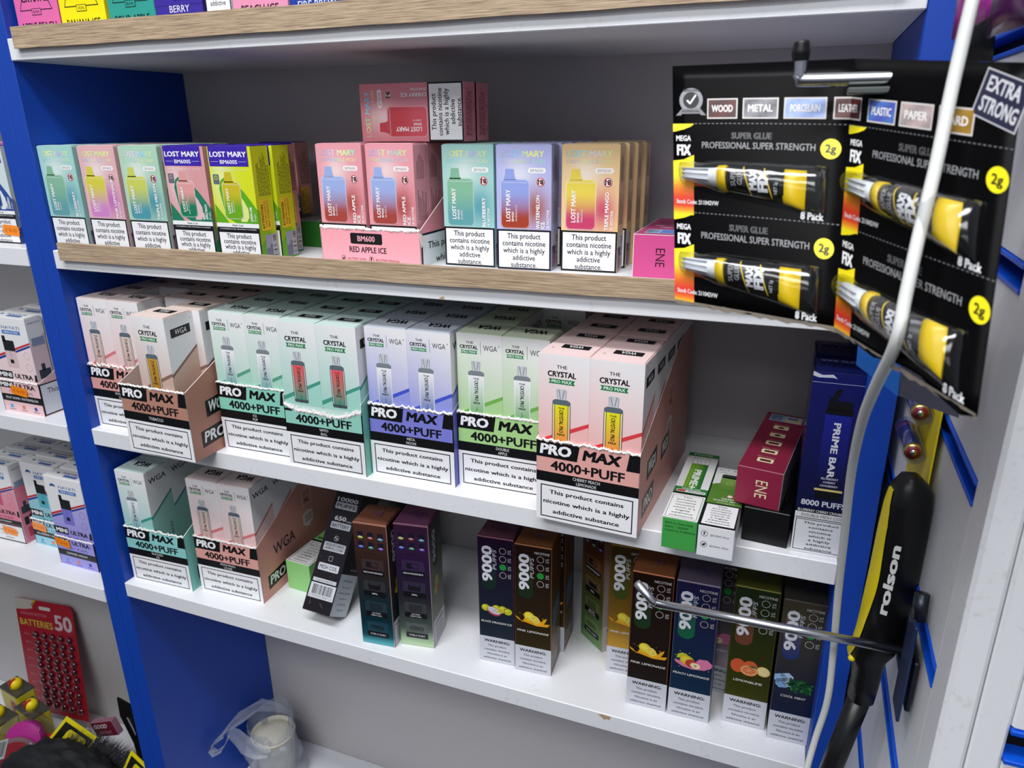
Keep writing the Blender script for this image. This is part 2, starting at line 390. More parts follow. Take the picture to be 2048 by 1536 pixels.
# ------------------------------------------------------------ helpers for prints
HOLO = ['#b8c8d8', '#c9ecd9', '#f2f59a', '#9df3c4', '#8fd6f0', '#b9b4f0', '#e7d7ea', '#d6ee9a', '#f0f0a0']
def holo(seed, fade=None, lo=0.0):
    random.seed(seed); pal = [random.choice(HOLO) for _ in range(6)]
    def f(u, v):
        c = ramp([(i/5, pal[i]) for i in range(6)], u)
        if fade and u < lo+0.2: c = mix(mix(fade, '#808890', 0.3), c, max(0.45, (u-lo)/0.2))
        return c
    return f
def fine(A, u0, v0, u1, v1, n, col, vert=False, seed=1, fill=0.5, layer=2):
    random.seed(seed)
    for i in range(n):
        ln = random.uniform(0.55, 1.0)
        if vert:
            a = u0+(u1-u0)*(i+0.25)/n; b = a+(u1-u0)/n*fill; p = v1
            while p > v1-(v1-v0)*ln:
                q = random.uniform(0.012, 0.05)*(v1-v0)*2; A.rect(a, max(v0, p-q), b, p, col, layer); p -= q+0.012*(v1-v0)*1.5
        else:
            a = v0+(v1-v0)*(i+0.25)/n; b = a+(v1-v0)/n*fill; p = u0
            while p < u0+(u1-u0)*ln:
                q = random.uniform(0.03, 0.12)*(u1-u0); A.rect(p, a, min(u1, p+q), b, col, layer); p += q+0.03*(u1-u0)
def bird(A, u, v, r, col, layer=2):
    P = [(-1, .5), (-.4, .35), (-.9, .0), (-.6, .0), (-1, -.5), (-.2, -.1), (0, -.55), (.35, -.75), (.7, -.55), (1.05, -.6), (.85, -.3), (.75, .25), (.2, .8), (-.5, .8)]
    A.poly([(u+x*r/A.W, v+y*r/A.H) for x, y in P], col, layer)
def barcode(A, u0, v0, u1, v1, n, col='#16161a', vert=False, seed=5, layer=3):
    random.seed(seed); p = 0
    while p < 1:
        q = random.choice((0.4, 0.7, 1.1))/n
        if vert: A.rect(u0, v0+(v1-v0)*p, u1, v0+(v1-v0)*min(1, p+q), col, layer)
        else: A.rect(u0+(u1-u0)*p, v0, u0+(u1-u0)*min(1, p+q), v1, col, layer)
        p += q+random.choice((0.4, 0.6, 0.9))/n
def lm_device(A, c0, c1, x0=0.085, x1=0.60, y0=0.185, ys=0.27, y1=0.655, layer=3):
    c = lambda u, v: ramp([(ys+0.10, c0), (y0+(y1-y0)*0.62, mix(c0, c1, 0.5)), (y1-0.10, c1)], v)
    edge = lambda u, v: mix(c(u, v), '#ffffff', 0.28)
    def body(g, col, ly):
        R = 0.075; Rv = R*A.W/A.H
        a, b, t0, t1 = x0-g, x1+g, ys-g*A.W/A.H, y1+g*A.W/A.H
        rows = []
        for k in range(6):
            q = math.radians(90*k/5); rows.append((t0+Rv*(1-math.cos(q)), a+R*(1-math.sin(q)), b-R*(1-math.sin(q))))
        for k in range(1, 8): rows.append((t0+Rv+(t1-t0-2*Rv)*k/8, a, b))
        for k in range(6):
            q = math.radians(90*k/5); rows.append((t1-Rv*(1-math.sin(q)), a+R*(1-math.cos(q)), b-R*(1-math.cos(q))))
        A.stack(rows, col, ly)
    m0, m1 = x0+0.085, x0+0.24
    A.stack([(y0, m0+0.004, m1-0.004), (y0+0.012, m0, m1), (ys-0.03, m0-0.012, m1+0.012), (ys-0.008, m0-0.03, m1+0.03), (ys+0.01, m0-0.03, m1+0.05)], c, layer)
    body(0.012, edge, layer); body(-0.006, c, layer+1)
    A.rrect(x0+0.03, ys+0.018, x1-0.03, ys+0.026, 0.0004, lambda u, v: mix(c(u, v), '#ffffff', 0.25), layer+2)
def age_mark(A, u, v, r=0.0042, layer=4):
    A.disc(u, v, r*1.08, '#f2eeee', layer); A.ring(u, v, r, r*0.2, '#b02430', layer+1)
    A.text('18', u, v, r*1.05/A.H, '#17171b', layer+2, bold=0.03, w=r*1.35/A.W); A.line(u-r*0.62/A.W, v-r*0.62/A.H, u+r*0.62/A.W, v+r*0.62/A.H, r*0.17, '#b02430', layer+3)
def warn_label(A, v0, v1=1.0, lines=WARN5, bt=0.0017, col='#f0f0f2', lh=0.0082, stretch=0.88, bottom=True, bold=0.012, border='#0d0e12', pad=0.0):
    A.rect(0.0+pad, v0, 1-pad, v1, border, 1); t = bt
    A.rect(pad+t/A.W, v0+t/A.H, 1-pad-t/A.W, v1-t/A.H, col, 2)
    n = len(lines); hh = (v1-v0)
    for i, s in enumerate(lines):
        A.text(s, 0.5, v0+hh*(0.16+0.72*(i+0.0)/(n-1) if n > 1 else .5), lh*0.62/A.H, '#15161a', 3, stretch=stretch, bold=bold, maxw=0.80)

# ------------------------------------------------------------ squat pod boxes (second shelf)
LW, LD, LH = 0.0555, 0.0265, 0.1188
def pod_box(name, sp, w=LW, d=LD, h=LH, front=True, side=True, flip=False):
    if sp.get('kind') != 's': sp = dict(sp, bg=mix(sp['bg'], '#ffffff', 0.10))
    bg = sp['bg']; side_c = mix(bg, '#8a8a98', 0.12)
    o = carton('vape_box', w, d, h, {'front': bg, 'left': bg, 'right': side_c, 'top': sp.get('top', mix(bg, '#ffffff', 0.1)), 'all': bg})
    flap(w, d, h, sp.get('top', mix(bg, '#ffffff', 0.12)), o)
    if front:
        A = Art(w, h)
        if sp.get('kind') == 's': 
            g, dk = sp['bg'], sp['dark']
            def f(u, v):
                e = ((u-0.60)/0.62)**2+((v-0.62)/0.33)**2
                c = mix(g, '#ffffff', 0.35*math.exp(-((u-0.25)**2+(v-0.3)**2)/0.05))
                return c
            A.grid(0, 0, 1, 0.66, 8, 10, f, 0)
            P = [(0.22, 0.30)]
            # swirl of the darker colour
            A.poly([(0.02, 0.49), (0.10, 0.535), (0.22, 0.60), (0.32, 0.66), (0.0, 0.66)], dk, 1)
            A.poly([(0.26, 0.60), (0.2, 0.45), (0.17, 0.36), (0.22, 0.29), (0.30, 0.265), (0.42, 0.275), (0.58, 0.315), (0.75, 0.385), (0.9, 0.47), (1.0, 0.535), (1.0, 0.66), (0.5, 0.66)], dk, 1)
            A.poly([(0.60, 0.40), (0.72, 0.46), (0.80, 0.53), (0.80, 0.60), (0.74, 0.64), (0.60, 0.64)], mix(g, '#ffffff', 0.25), 2)
            A.rect(0.02, 0.0, 0.93, 0.168, '#3a22a4', 2)
            A.text('LOST MARY', 0.475, 0.066, 0.042, '#f4f2f8', 3, w=0.85, bold=0.03)
            A.text('BM600S', 0.475, 0.130, 0.032, '#e9e6f4', 3, w=0.40, bold=0.02)
            A.rect(0.06, 0.127, 0.24, 0.130, '#c9c4e8', 3); A.rect(0.70, 0.127, 0.88, 0.130, '#c9c4e8', 3)
            A.text('D I S P O S A B L E   P O D', 0.48, 0.195, 0.013, '#f0efe6', 3, w=0.78)
            A.rrect(0.06, 0.235, 0.20, 0.32, 0.001, '#5f6a74', 3); A.ring(0.13, 0.265, 0.0022, 0.0007, g, 4)
            lm_device(A, sp['c0'], sp['c1'], 0.25, 0.66, 0.215, 0.30, 0.615, 3)
            A.text('LOST MARY', 0.355, 0.46, 0.055, '#f6f6f2', 7, w=0.22, rot=90, bold=0.03)
            A.text('BM600S', 0.425, 0.52, 0.03, '#f0f0ea', 7, w=0.085, rot=90, bold=0.02); A.text(sp['name'], 0.475, 0.51, 0.022, '#f0f0ea', 7, w=0.10 if len(sp['name']) < 12 else 0.16, rot=90)
            nm = sp['lines']; u = 0.815 if len(nm) > 1 else 0.86
            for i, s in enumerate(nm): A.text(s, u+i*0.075, 0.635, 0.052, '#f7f7f2', 7, rot=90, align='l', bold=0.03, stretch=0.62)
            A.text('20 mg/ml', u+len(nm)*0.075, 0.635, 0.042, '#f0f0ea', 7, rot=90, align='l', stretch=0.62)
            A.rect(0, 0.655, 1, 0.692, '#eef0ee', 3); A.text('Mesh Coil', 0.5, 0.674, 0.016, '#1a1a1e', 4, w=0.25, bold=0.02)
            A.rect(0, 0.692, 1, 0.725, '#0d0e12', 3); A.text('IT IS FORBIDDEN TO SELL THIS PRODUCT TO CHILDREN', 0.5, 0.707, 0.010, '#d8d8dc', 4, w=0.86, bold=0.02)
        else:
            bgc, gl = sp['bg'], sp['glow']
            def f(u, v):
                a = math.exp(-(((u-0.42)*w)**2+((v-0.22)*h)**2)/(0.0135**2)); b = math.exp(-(((u-0.72)*w*1.1)**2+((v-0.50)*h*0.8)**2)/(0.0150**2))
                return mix(mix(bgc, gl, 0.95*b), '#f4f2ee', 0.60*a)
            A.grid(0, 0, 1, 0.675, 12, 20, f, 0)
            A.text('LOST MARY', 0.475, 0.069, 0.046, holo(sp['seed'], bgc, 0.05), 2, w=0.80, bold=0.028)
            A.text('DISPOSABLE POD', 0.485, 0.127, 0.028, holo(sp['seed']+1, bgc, 0.05), 2, w=0.80)
            A.rrect(0.58, 0.176, 0.90, 0.218, 0.0024, '#f4f1f0', 2); A.text('BM600', 0.74, 0.197, 0.023, mix(bgc, '#9a948c', 0.5), 3, w=0.23, bold=0.01)
            lm_device(A, sp['c0'], sp['c1'])
            A.text('LOST MARY', 0.215, 0.475, 0.075, '#f4f1f0', 7, w=0.255, rot=90, bold=0.028)
            A.text('BM600', 0.30, 0.563, 0.04, '#efecec', 7, w=0.078, rot=90, bold=0.02); A.text(sp['name'], 0.365, 0.602, 0.03, '#efecec', 7, rot=90, align='l', stretch=0.75)
            age_mark(A, 0.81, 0.285)
            u = 0.80 if len(sp['lines']) == 1 else 0.76
            for i, s in enumerate(sp['lines']): A.text(s, u+i*0.09, 0.66, 0.062, '#f7f4f2', 7, rot=90, align='l', bold=0.028, w=sp['tw'][i])
            A.text('2% NICOTINE', u+len(sp['lines'])*0.09, 0.66, 0.042, '#f7f4f2', 7, w=0.155, rot=90, align='l', bold=0.02)
        A.emit('front_print', o, *fr_front(w, d, h))
        B = Art(w, h); s = sp.get('kind') == 's'
        warn_label(B, 0.725 if s else 0.668, 0.998, lh=0.0082 if not s else 0.0078)
        B.emit('warning_label', o, *fr_front(w, d, h))
    if side:
        A = Art(d, h)
        if sp.get('kind') == 's':
            A.grid(0, 0, 1, 1, 2, 8, lambda u, v: mix(mix(sp['bg'], '#7d7a30', 0.18), sp['dark'], 1 if v > 0.5+0.25*u else 0.0), 0)
            A.poly([(0, 0.52), (0.4, 0.62), (0.7, 0.72), (0, 0.85)], mix(sp['dark'], sp['bg'], 0.25), 1)
            fine(A, 0.20, 0.06, 0.95, 0.42, 9, '#3b4016', True, 3, 0.4)
            A.rrect(0.15, 0.45, 0.75, 0.72, 0.001, '#e7c42c', 2)
            A.text('ATTENTION', 0.28, 0.60, 0.13, '#1a1a10', 3, w=0.21, rot=90, bold=0.02); A.text('SCAN QR CODE TO', 0.46, 0.58, 0.10, '#1a1a10', 3, w=0.23, rot=90); A.text('VERIFY AUTHENTICITY', 0.63, 0.58, 0.10, '#1a1a10', 3, w=0.24, rot=90)
            A.rect(0.3, 0.76, 0.98, 0.985, '#9a9daf', 2); fine(A, 0.3, 0.84, 0.68, 0.98, 5, '#3a3a60', True, 8, 0.6, 3)
            A.rect(0.70, 0.765, 0.96, 0.98, '#d8d8dc', 3); barcode(A, 0.72, 0.77, 0.94, 0.975, 26, vert=True, layer=4)
        else:
            fine(A, 0.18, 0.06, 0.75, 0.28, 5, mix(bg, '#1c1c22', 0.75), True, 4, 0.4); fine(A, 0.18, 0.36, 0.85, 0.62, 6, mix(bg, '#1c1c22', 0.75), True, 6, 0.4)
            A.rect(0.12, 0.70, 0.92, 0.985, '#b9b6c6', 1); A.rect(0.14, 0.80, 0.60, 0.98, '#4a3a68', 2); fine(A, 0.14, 0.80, 0.60, 0.98, 6, '#c8a8b8', True, 9, 0.4, 3); A.rect(0.64, 0.71, 0.90, 0.98, '#d8d8dc', 2); barcode(A, 0.66, 0.72, 0.88, 0.975, 30, vert=True)
        A.emit('side_print', o, *fr_right(w, d, h))
    return o
P_BLUE = dict(bg='#93ccc4', glow='#4f98a6', c0='#84b998', c1='#5f9ea2', name='BLUEBERRY', lines=['BLUEBERRY'], tw=[0.24], seed=3)
P_PINK = dict(bg='#dda5a8', glow='#c06ab8', c0='#d6cd42', c1='#cf86c4', name='PINK LEMONADE', lines=['PINK LEMONADE'], tw=[0.36], seed=11)
P_MEL = dict(bg='#9fccae', glow='#3a8fa0', c0='#c9d05e', c1='#4b98a6', name='TRIPLE MELON', lines=['TRIPLE MELON'], tw=[0.33], seed=21)
P_RED = dict(bg='#e88e9a', glow='#a83a30', c0='#9cb0e2', c1='#a5433a', name='RED APPLE ICE', lines=['RED APPLE', 'ICE'], tw=[0.24, 0.07], seed=5)
P_WAT = dict(bg='#a9aee2', glow='#a5481c', c0='#92a2e0', c1='#a33c26', name='WATERMELON ICE', lines=['WATERMELON', 'ICE'], tw=[0.27, 0.06], seed=9)
P_MAN = dict(bg='#e8c07c', glow='#c43a66', c0='#e6cf50', c1='#c43e66', name='TRIPLE MANGO', lines=['TRIPLE MANGO'], tw=[0.30], seed=4)
P_CHE = dict(bg='#d96d7c', glow='#cf8a98', c0='#c5454e', c1='#d35a66', name='CHERRY ICE', lines=['CHERRY ICE'], tw=[0.25], seed=14)
P_BER = dict(kind='s', bg='#d79a9c', dark='#1e7a5c', top='#3a22a4', c0='#dd9c98', c1='#127a56', name='BERRY APPLE PEACH', lines=['BERRY', 'APPLE PEACH'])
P_LEM = dict(kind='s', bg='#d3dc1e', dark='#5fa81c', top='#3a22a4', c0='#c8b820', c1='#6aa81a', name='LEMON LIME', lines=['LEMON LIME'])
GL = 'squat pod boxes on the second shelf'
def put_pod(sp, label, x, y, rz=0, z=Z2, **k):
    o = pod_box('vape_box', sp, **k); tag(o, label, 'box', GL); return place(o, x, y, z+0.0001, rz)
def rowpods(sp, x, y, n, label, rz=0, dx=0.0, dy=0.0285, first=None):
    """a file of n boxes, the front one in full, those behind it with their lids and sides"""
    o = put_pod(sp, label[0], x, y, rz)
    for k in range(1, n):
        b = pod_box('vape_box', sp, front=(k == 1)); tag(b, label[1] % ('second', 'third', 'fourth', 'fifth', 'sixth')[k-1], 'box', GL)
        a = math.radians(rz); place(b, x+k*(dx-dy*math.sin(a))+random.uniform(-.001, .001), y+k*dy*math.cos(a), Z2+0.0001, rz)
random.seed(31)
rowpods(P_BLUE, 0.0008, 0.0060, 5, ('teal pod box lettered blueberry at the left end of the second shelf', 'teal pod box, %s from the front in the file at the left upright'), dx=0.0012)
rowpods(P_PINK, 0.0640, 0.0060, 5, ('pink pod box with a yellow device, lettered pink lemonade', 'pink pod box, %s from the front in the file behind the pink lemonade one'))
rowpods(P_MEL, 0.1258, 0.0060, 4, ('green pod box lettered triple melon, between pink lemonade and berry apple peach', 'green pod box, %s from the front in the file behind the triple melon one'))
rowpods(P_BER, 0.1880, 0.0068, 2, ('purple-topped pink and green box lettered berry apple peach', 'purple-topped pink and green box, %s from the front behind berry apple peach'))
put_pod(P_LEM, 'lime-yellow box with purple header lettered lemon lime, front of its file', 0.2500, 0.0060)
put_pod(P_LEM, 'lime-yellow box directly behind the front lemon lime one, its side showing further right', 0.2535, 0.0355, 0)
put_pod(P_BER, 'pink and green box with purple top, standing behind the two lime boxes', 0.2375, 0.066, 0)
put_pod(P_BER, 'pink and green purple-topped box furthest back behind the lime boxes', 0.1890, 0.160, 0)
# small green carton lying behind the lime boxes
g = tag(carton('vape_box', 0.046, 0.11, 0.030, {'front': '#2f7a2c', 'top': '#7fae78', 'right': '#2a6a28', 'all': '#2f7a2c'}), 'small green box lying flat behind the lime boxes on the second shelf', 'box')
A = Art(0.046, 0.11); A.rect(0.04, 0.45, 0.96, 0.98, '#b9bcbc', 1); A.frame(0.04, 0.45, 0.96, 0.98, 0.001, '#222222', 2); fine(A, 0.1, 0.5, 0.9, 0.94, 7, '#333333', False, 2); A.poly([(0, 0.1), (1, 0), (1, 0.2), (0, 0.4)], '#a8b83a', 1); A.emit('top_print', g, *fr_top(0.046, 0.11, 0.030))
place(g, 0.2550, 0.1190, Z2, -2)

# red apple tray with its own boxes, and two cherry boxes lying on it
random.seed(5)
TX, TY = 0.3585, 0.040
def open_tray(w, d, hf, hb, slope_y, col_f, col_s, inner, name='display_carton', back=True, tear=0.0015, teardepth=None, seed=1):
    """open display carton: floor, front, slanted sides, back. origin front-left-bottom"""
    t = 0.0009; root = empty(name)
    def panel(nm, P, thick, col, colin):
        bm = bmesh.new(); a = [bm.verts.new(p) for p in P]; f = bm.faces.new(a)
        bm.normal_update(); n = f.normal.copy()
        b = [bm.verts.new(Vector(p)+n*thick) for p in P]; bm.faces.new(b[::-1])
        for i in range(len(P)): bm.faces.new((a[i], a[(i+1) % len(P)], b[(i+1) % len(P)], b[i])[::-1])
        bmesh.ops.recalc_face_normals(bm, faces=bm.faces)
        me = bpy.data.meshes.new(nm); bm.to_mesh(me); bm.free()
        col_attr(me, lambda nn, co: lin(colin) if nn.dot(n) > 0.9 else (mix(col[1], col[0], co.z/hb) if isinstance(col, tuple) and isinstance(col[0], str) else lin(col)) if nn.dot(n) < -0.9 else lin('#e8e2dc'))
        return link(nm, me, root, M_CARD)
    random.seed(seed); N = 40; top = []; prof = []
    for k in range(N+1):
        u = k/N; dz = (teardepth(u) if teardepth else 0)
        prof.append(hf-dz+random.uniform(-tear, tear)*0.7)
    P = [(0, 0, 0), (w, 0, 0)]+[(w*(1-k/N), 0, prof[N-k]) for k in range(N+1)]
    # panels are given so that their normal points inwards
    panel('front_panel', P[::-1], t, col_f, inner)
    sp = [(0, 0, 0), (0, d, 0), (0, d, hb), (0, slope_y, hb), (0, 0.0, hf)]
    panel('side_panel', [(x, y, z) for x, y, z in sp], t, col_s, inner)
    panel('side_panel', [(w, y, z) for x, y, z in sp][::-1], t, col_s, inner)
    if back: panel('back_panel', [(0, d, 0), (w, d, 0), (w, d, hb), (0, d, hb)], t, col_s, inner)
    bm = bmesh.new(); bm_box(bm, 0.0006, 0.0006, 0.0001, w-0.0006, d-0.0006, 0.001); me = bpy.data.meshes.new('floor_panel'); bm.to_mesh(me); bm.free(); col_attr(me, lambda n, c: lin(inner)); link('floor_panel', me, root, M_CARD)
    # torn paper fibres along the front edge
    bm = bmesh.new(); pr = None
    for k in range(N*2+1):
        u = k/(N*2); i = min(int(u*N), N-1); z = prof[i]*(1-(u*N-i))+prof[i+1]*(u*N-i)
        up = random.uniform(0.0005, 0.0022)*(1+(1.0 if teardepth else 0)); dn = random.uniform(0.0006, 0.0026)*(1+(0.8 if teardepth else 0)); yo = random.uniform(-0.0016, -0.0004)
        q = [bm.verts.new((w*u, -0.0002, z-dn)), bm.verts.new((w*u, yo, z-dn*0.3)), bm.verts.new((w*u, 0.0003+yo*0.3, z+up)), bm.verts.new((w*u, 0.0008, z))]
        if pr:
            for j in range(4): bm.faces.new((pr[j], q[j], q[(j+1) % 4], pr[(j+1) % 4]))
        pr = q
    bmesh.ops.recalc_face_normals(bm, faces=bm.faces)
    from_bm('torn_edge', bm, M_TORN, root)
    return root, prof
t, pf = open_tray(0.1215, 0.158, 0.0365, 0.085, 0.09, '#f0a2ac', '#e58f9b', '#dcd3cf', back=True, tear=0.0008, seed=2)
tag(t, 'pink display carton marked red apple ice, holding pod boxes on the second shelf', 'carton')
A = Art(0.1215, 0.0365)
A.rrect(0.31, 0.13, 0.63, 0.44, 0.0018, '#0e0e12', 1); A.text('BM600', 0.47, 0.285, 0.15, '#e8a4ae', 2, w=0.175, bold=0.02)
A.text('RED APPLE ICE', 0.48, 0.60, 0.16, '#131116', 1, w=0.375, bold=0.02)
for u, s, g_ in ((0.225, '@LOSTMARY_GLOBAL', 't'), (0.51, '@LOSTMARYOfficialGlobal', 'f')):
    A.ring(u, 0.87, 0.0030, 0.0004, '#1a1216', 1)
    A.text('f', u, 0.87, 0.11, '#1a1216', 2, bold=0.05) if g_ == 'f' else bird(A, u, 0.87, 0.0018, '#1a1216')
    A.text(s, u+0.045, 0.87, 0.055, '#5a2a34', 1, w=0.19 if g_ == 't' else 0.235, align='l')
A.emit('front_print', t, *fr_front(0.1215, 0, 0.0365))
A = Art(0.158, 0.044); A.rect(0.01, 0.0, 0.99, 0.98, '#0d0e12', 0); A.rect(0.03, 0.05, 0.97, 0.93, '#e4e6e8', 1); A.text('This product contains', 0.50, 0.30, 0.16, '#15161a', 2, w=0.80, bold=0.015); A.text('which is a highly', 0.50, 0.66, 0.16, '#15161a', 2, w=0.6, bold=0.015)
A.emit('warning_label', t, (0.1215, 0, 0.0335), (0, 1, 0), (0, 0, -1))
bm = bmesh.new(); vs = [bm.verts.new(p) for p in ((0.1205, -0.0008, 0.036), (0.124, -0.002, 0.0345), (0.1275, 0.004, 0.029), (0.1235, -0.0012, 0.020))]
bm.faces.new(vs); bmesh.ops.solidify(bm, geom=bm.faces[:], thickness=0.0005); from_bm('torn_flap', bm, M_TORN, t)
place(t, TX-0.0015, TY, Z2, -1.5)
for c in range(2):
    for k in range(5):
        b = pod_box('vape_box', P_RED if (c, k) != (0, 0) else dict(P_RED, seed=8), front=(k == 0), side=(c == 1))
        lab = 'red apple ice pod box at the front %s of the pink carton' % ('left', 'right')[c] if k == 0 else 'red pod box in the pink carton, %s column, %s from the front' % (('left', 'right')[c], ('', 'second', 'third', 'fourth', 'fifth')[k])
        tag(b, lab, 'box', GL); place(b, TX+0.0006+c*0.0592+k*0.0006, TY+0.0018+k*0.0282, Z2+0.0012, -1.5 if c == 0 else -2)
for k, (x, y, rz) in enumerate(((0.3975, 0.0730, -2), (0.3985, 0.1050, -3))):
    b = pod_box('vape_box', P_CHE, side=False)
    A = Art(LW, LD); fine(A, 0.10, 0.2, 0.9, 0.7, 5, '#5a1c28', False, 5, 0.35); A.ring(0.2, 0.85, 0.002, 0.0003, '#4a1420'); A.ring(0.6, 0.85, 0.002, 0.0003, '#4a1420')
    A.emit('end_print', b, (0, 0, 0), (1, 0, 0), (0, 1, 0))
    tag(b, ('cherry ice pod box lying on top of the red apple boxes, nearer one', 'red cherry ice pod box lying on its side, directly behind the nearer cherry box')[k], 'box', GL)
    # lying: its bottom end points right, its left side down
    a = math.radians(rz)
    b.matrix_world = Matrix.Translation((x+LH*math.cos(a), y+LH*math.sin(a), Z2+0.1218)) @ Matrix.Rotation(a, 4, 'Z') @ Matrix(((0, 0, -1, 0), (0, 1, 0, 0), (1, 0, 0, 0), (0, 0, 0, 1)))
rowpods(P_BLUE, 0.4950, 0.0600, 4, ('teal pod box lettered blueberry standing right of the pink carton', 'teal pod box, %s from the front in the file right of the pink carton'), dx=0.001)
rowpods(P_WAT, 0.5545, 0.0570, 5, ('lilac pod box lettered watermelon ice', 'lilac pod box, %s from the front in the file behind watermelon ice'), rz=3, dx=0.0035)
rowpods(P_MAN, 0.6180, 0.0670, 4, ('golden yellow pod box lettered triple mango', 'golden yellow pod box, %s from the front in the file behind triple mango'), rz=2, dx=0.0035)
put_pod(P_MAN, 'golden yellow pod box at the back, behind the triple mango file', 0.6165, 0.1900, 2)
# magenta box lying
e = tag(carton('vape_box', 0.0425, 0.128, 0.0405, {'front': '#cc4c88', 'top': '#b04070', 'left': '#e8e0e4', 'right': '#8c2c50', 'all': '#cc4c88'}), 'magenta pink box lying with its end forward, right end of the second shelf', 'box')
A = Art(0.0425, 0.128); A.frame(0, 0.0, 1, 1, 0.0006, '#f3e8ee', 1); A.rect(0.18, 0.72, 0.86, 0.93, '#9fb6cc', 1); barcode(A, 0.2, 0.75, 0.45, 0.9, 12, '#33446a', layer=2); A.rect(0.5, 0.74, 0.82, 0.91, '#5d7cc4', 2)
A.disc(0.5, 0.6, 0.0065, '#e6d8dc', 1, ry=0.002); A.disc(0.3, 0.5, 0.005, '#e6d8dc', 1, ry=0.002); A.disc(0.72, 0.5, 0.005, '#e6d8dc', 1, ry=0.002); fine(A, 0.2, 0.2, 0.85, 0.42, 5, '#7a1c40', False, 4)
A.emit('top_print', e, *fr_top(0.0425, 0.128, 0.0405))
A = Art(0.0425, 0.0405); A.text('ENE', 0.60, 0.52, 0.20, '#3d0c22', 1, w=0.42, rot=-90); A.frame(0, 0, 1, 1, 0.0005, '#f3e8ee', 1); A.emit('front_print', e, *fr_front(0.0425, 0.128, 0.0405))
place(e, 0.6920, 0.0560, Z2, 0)

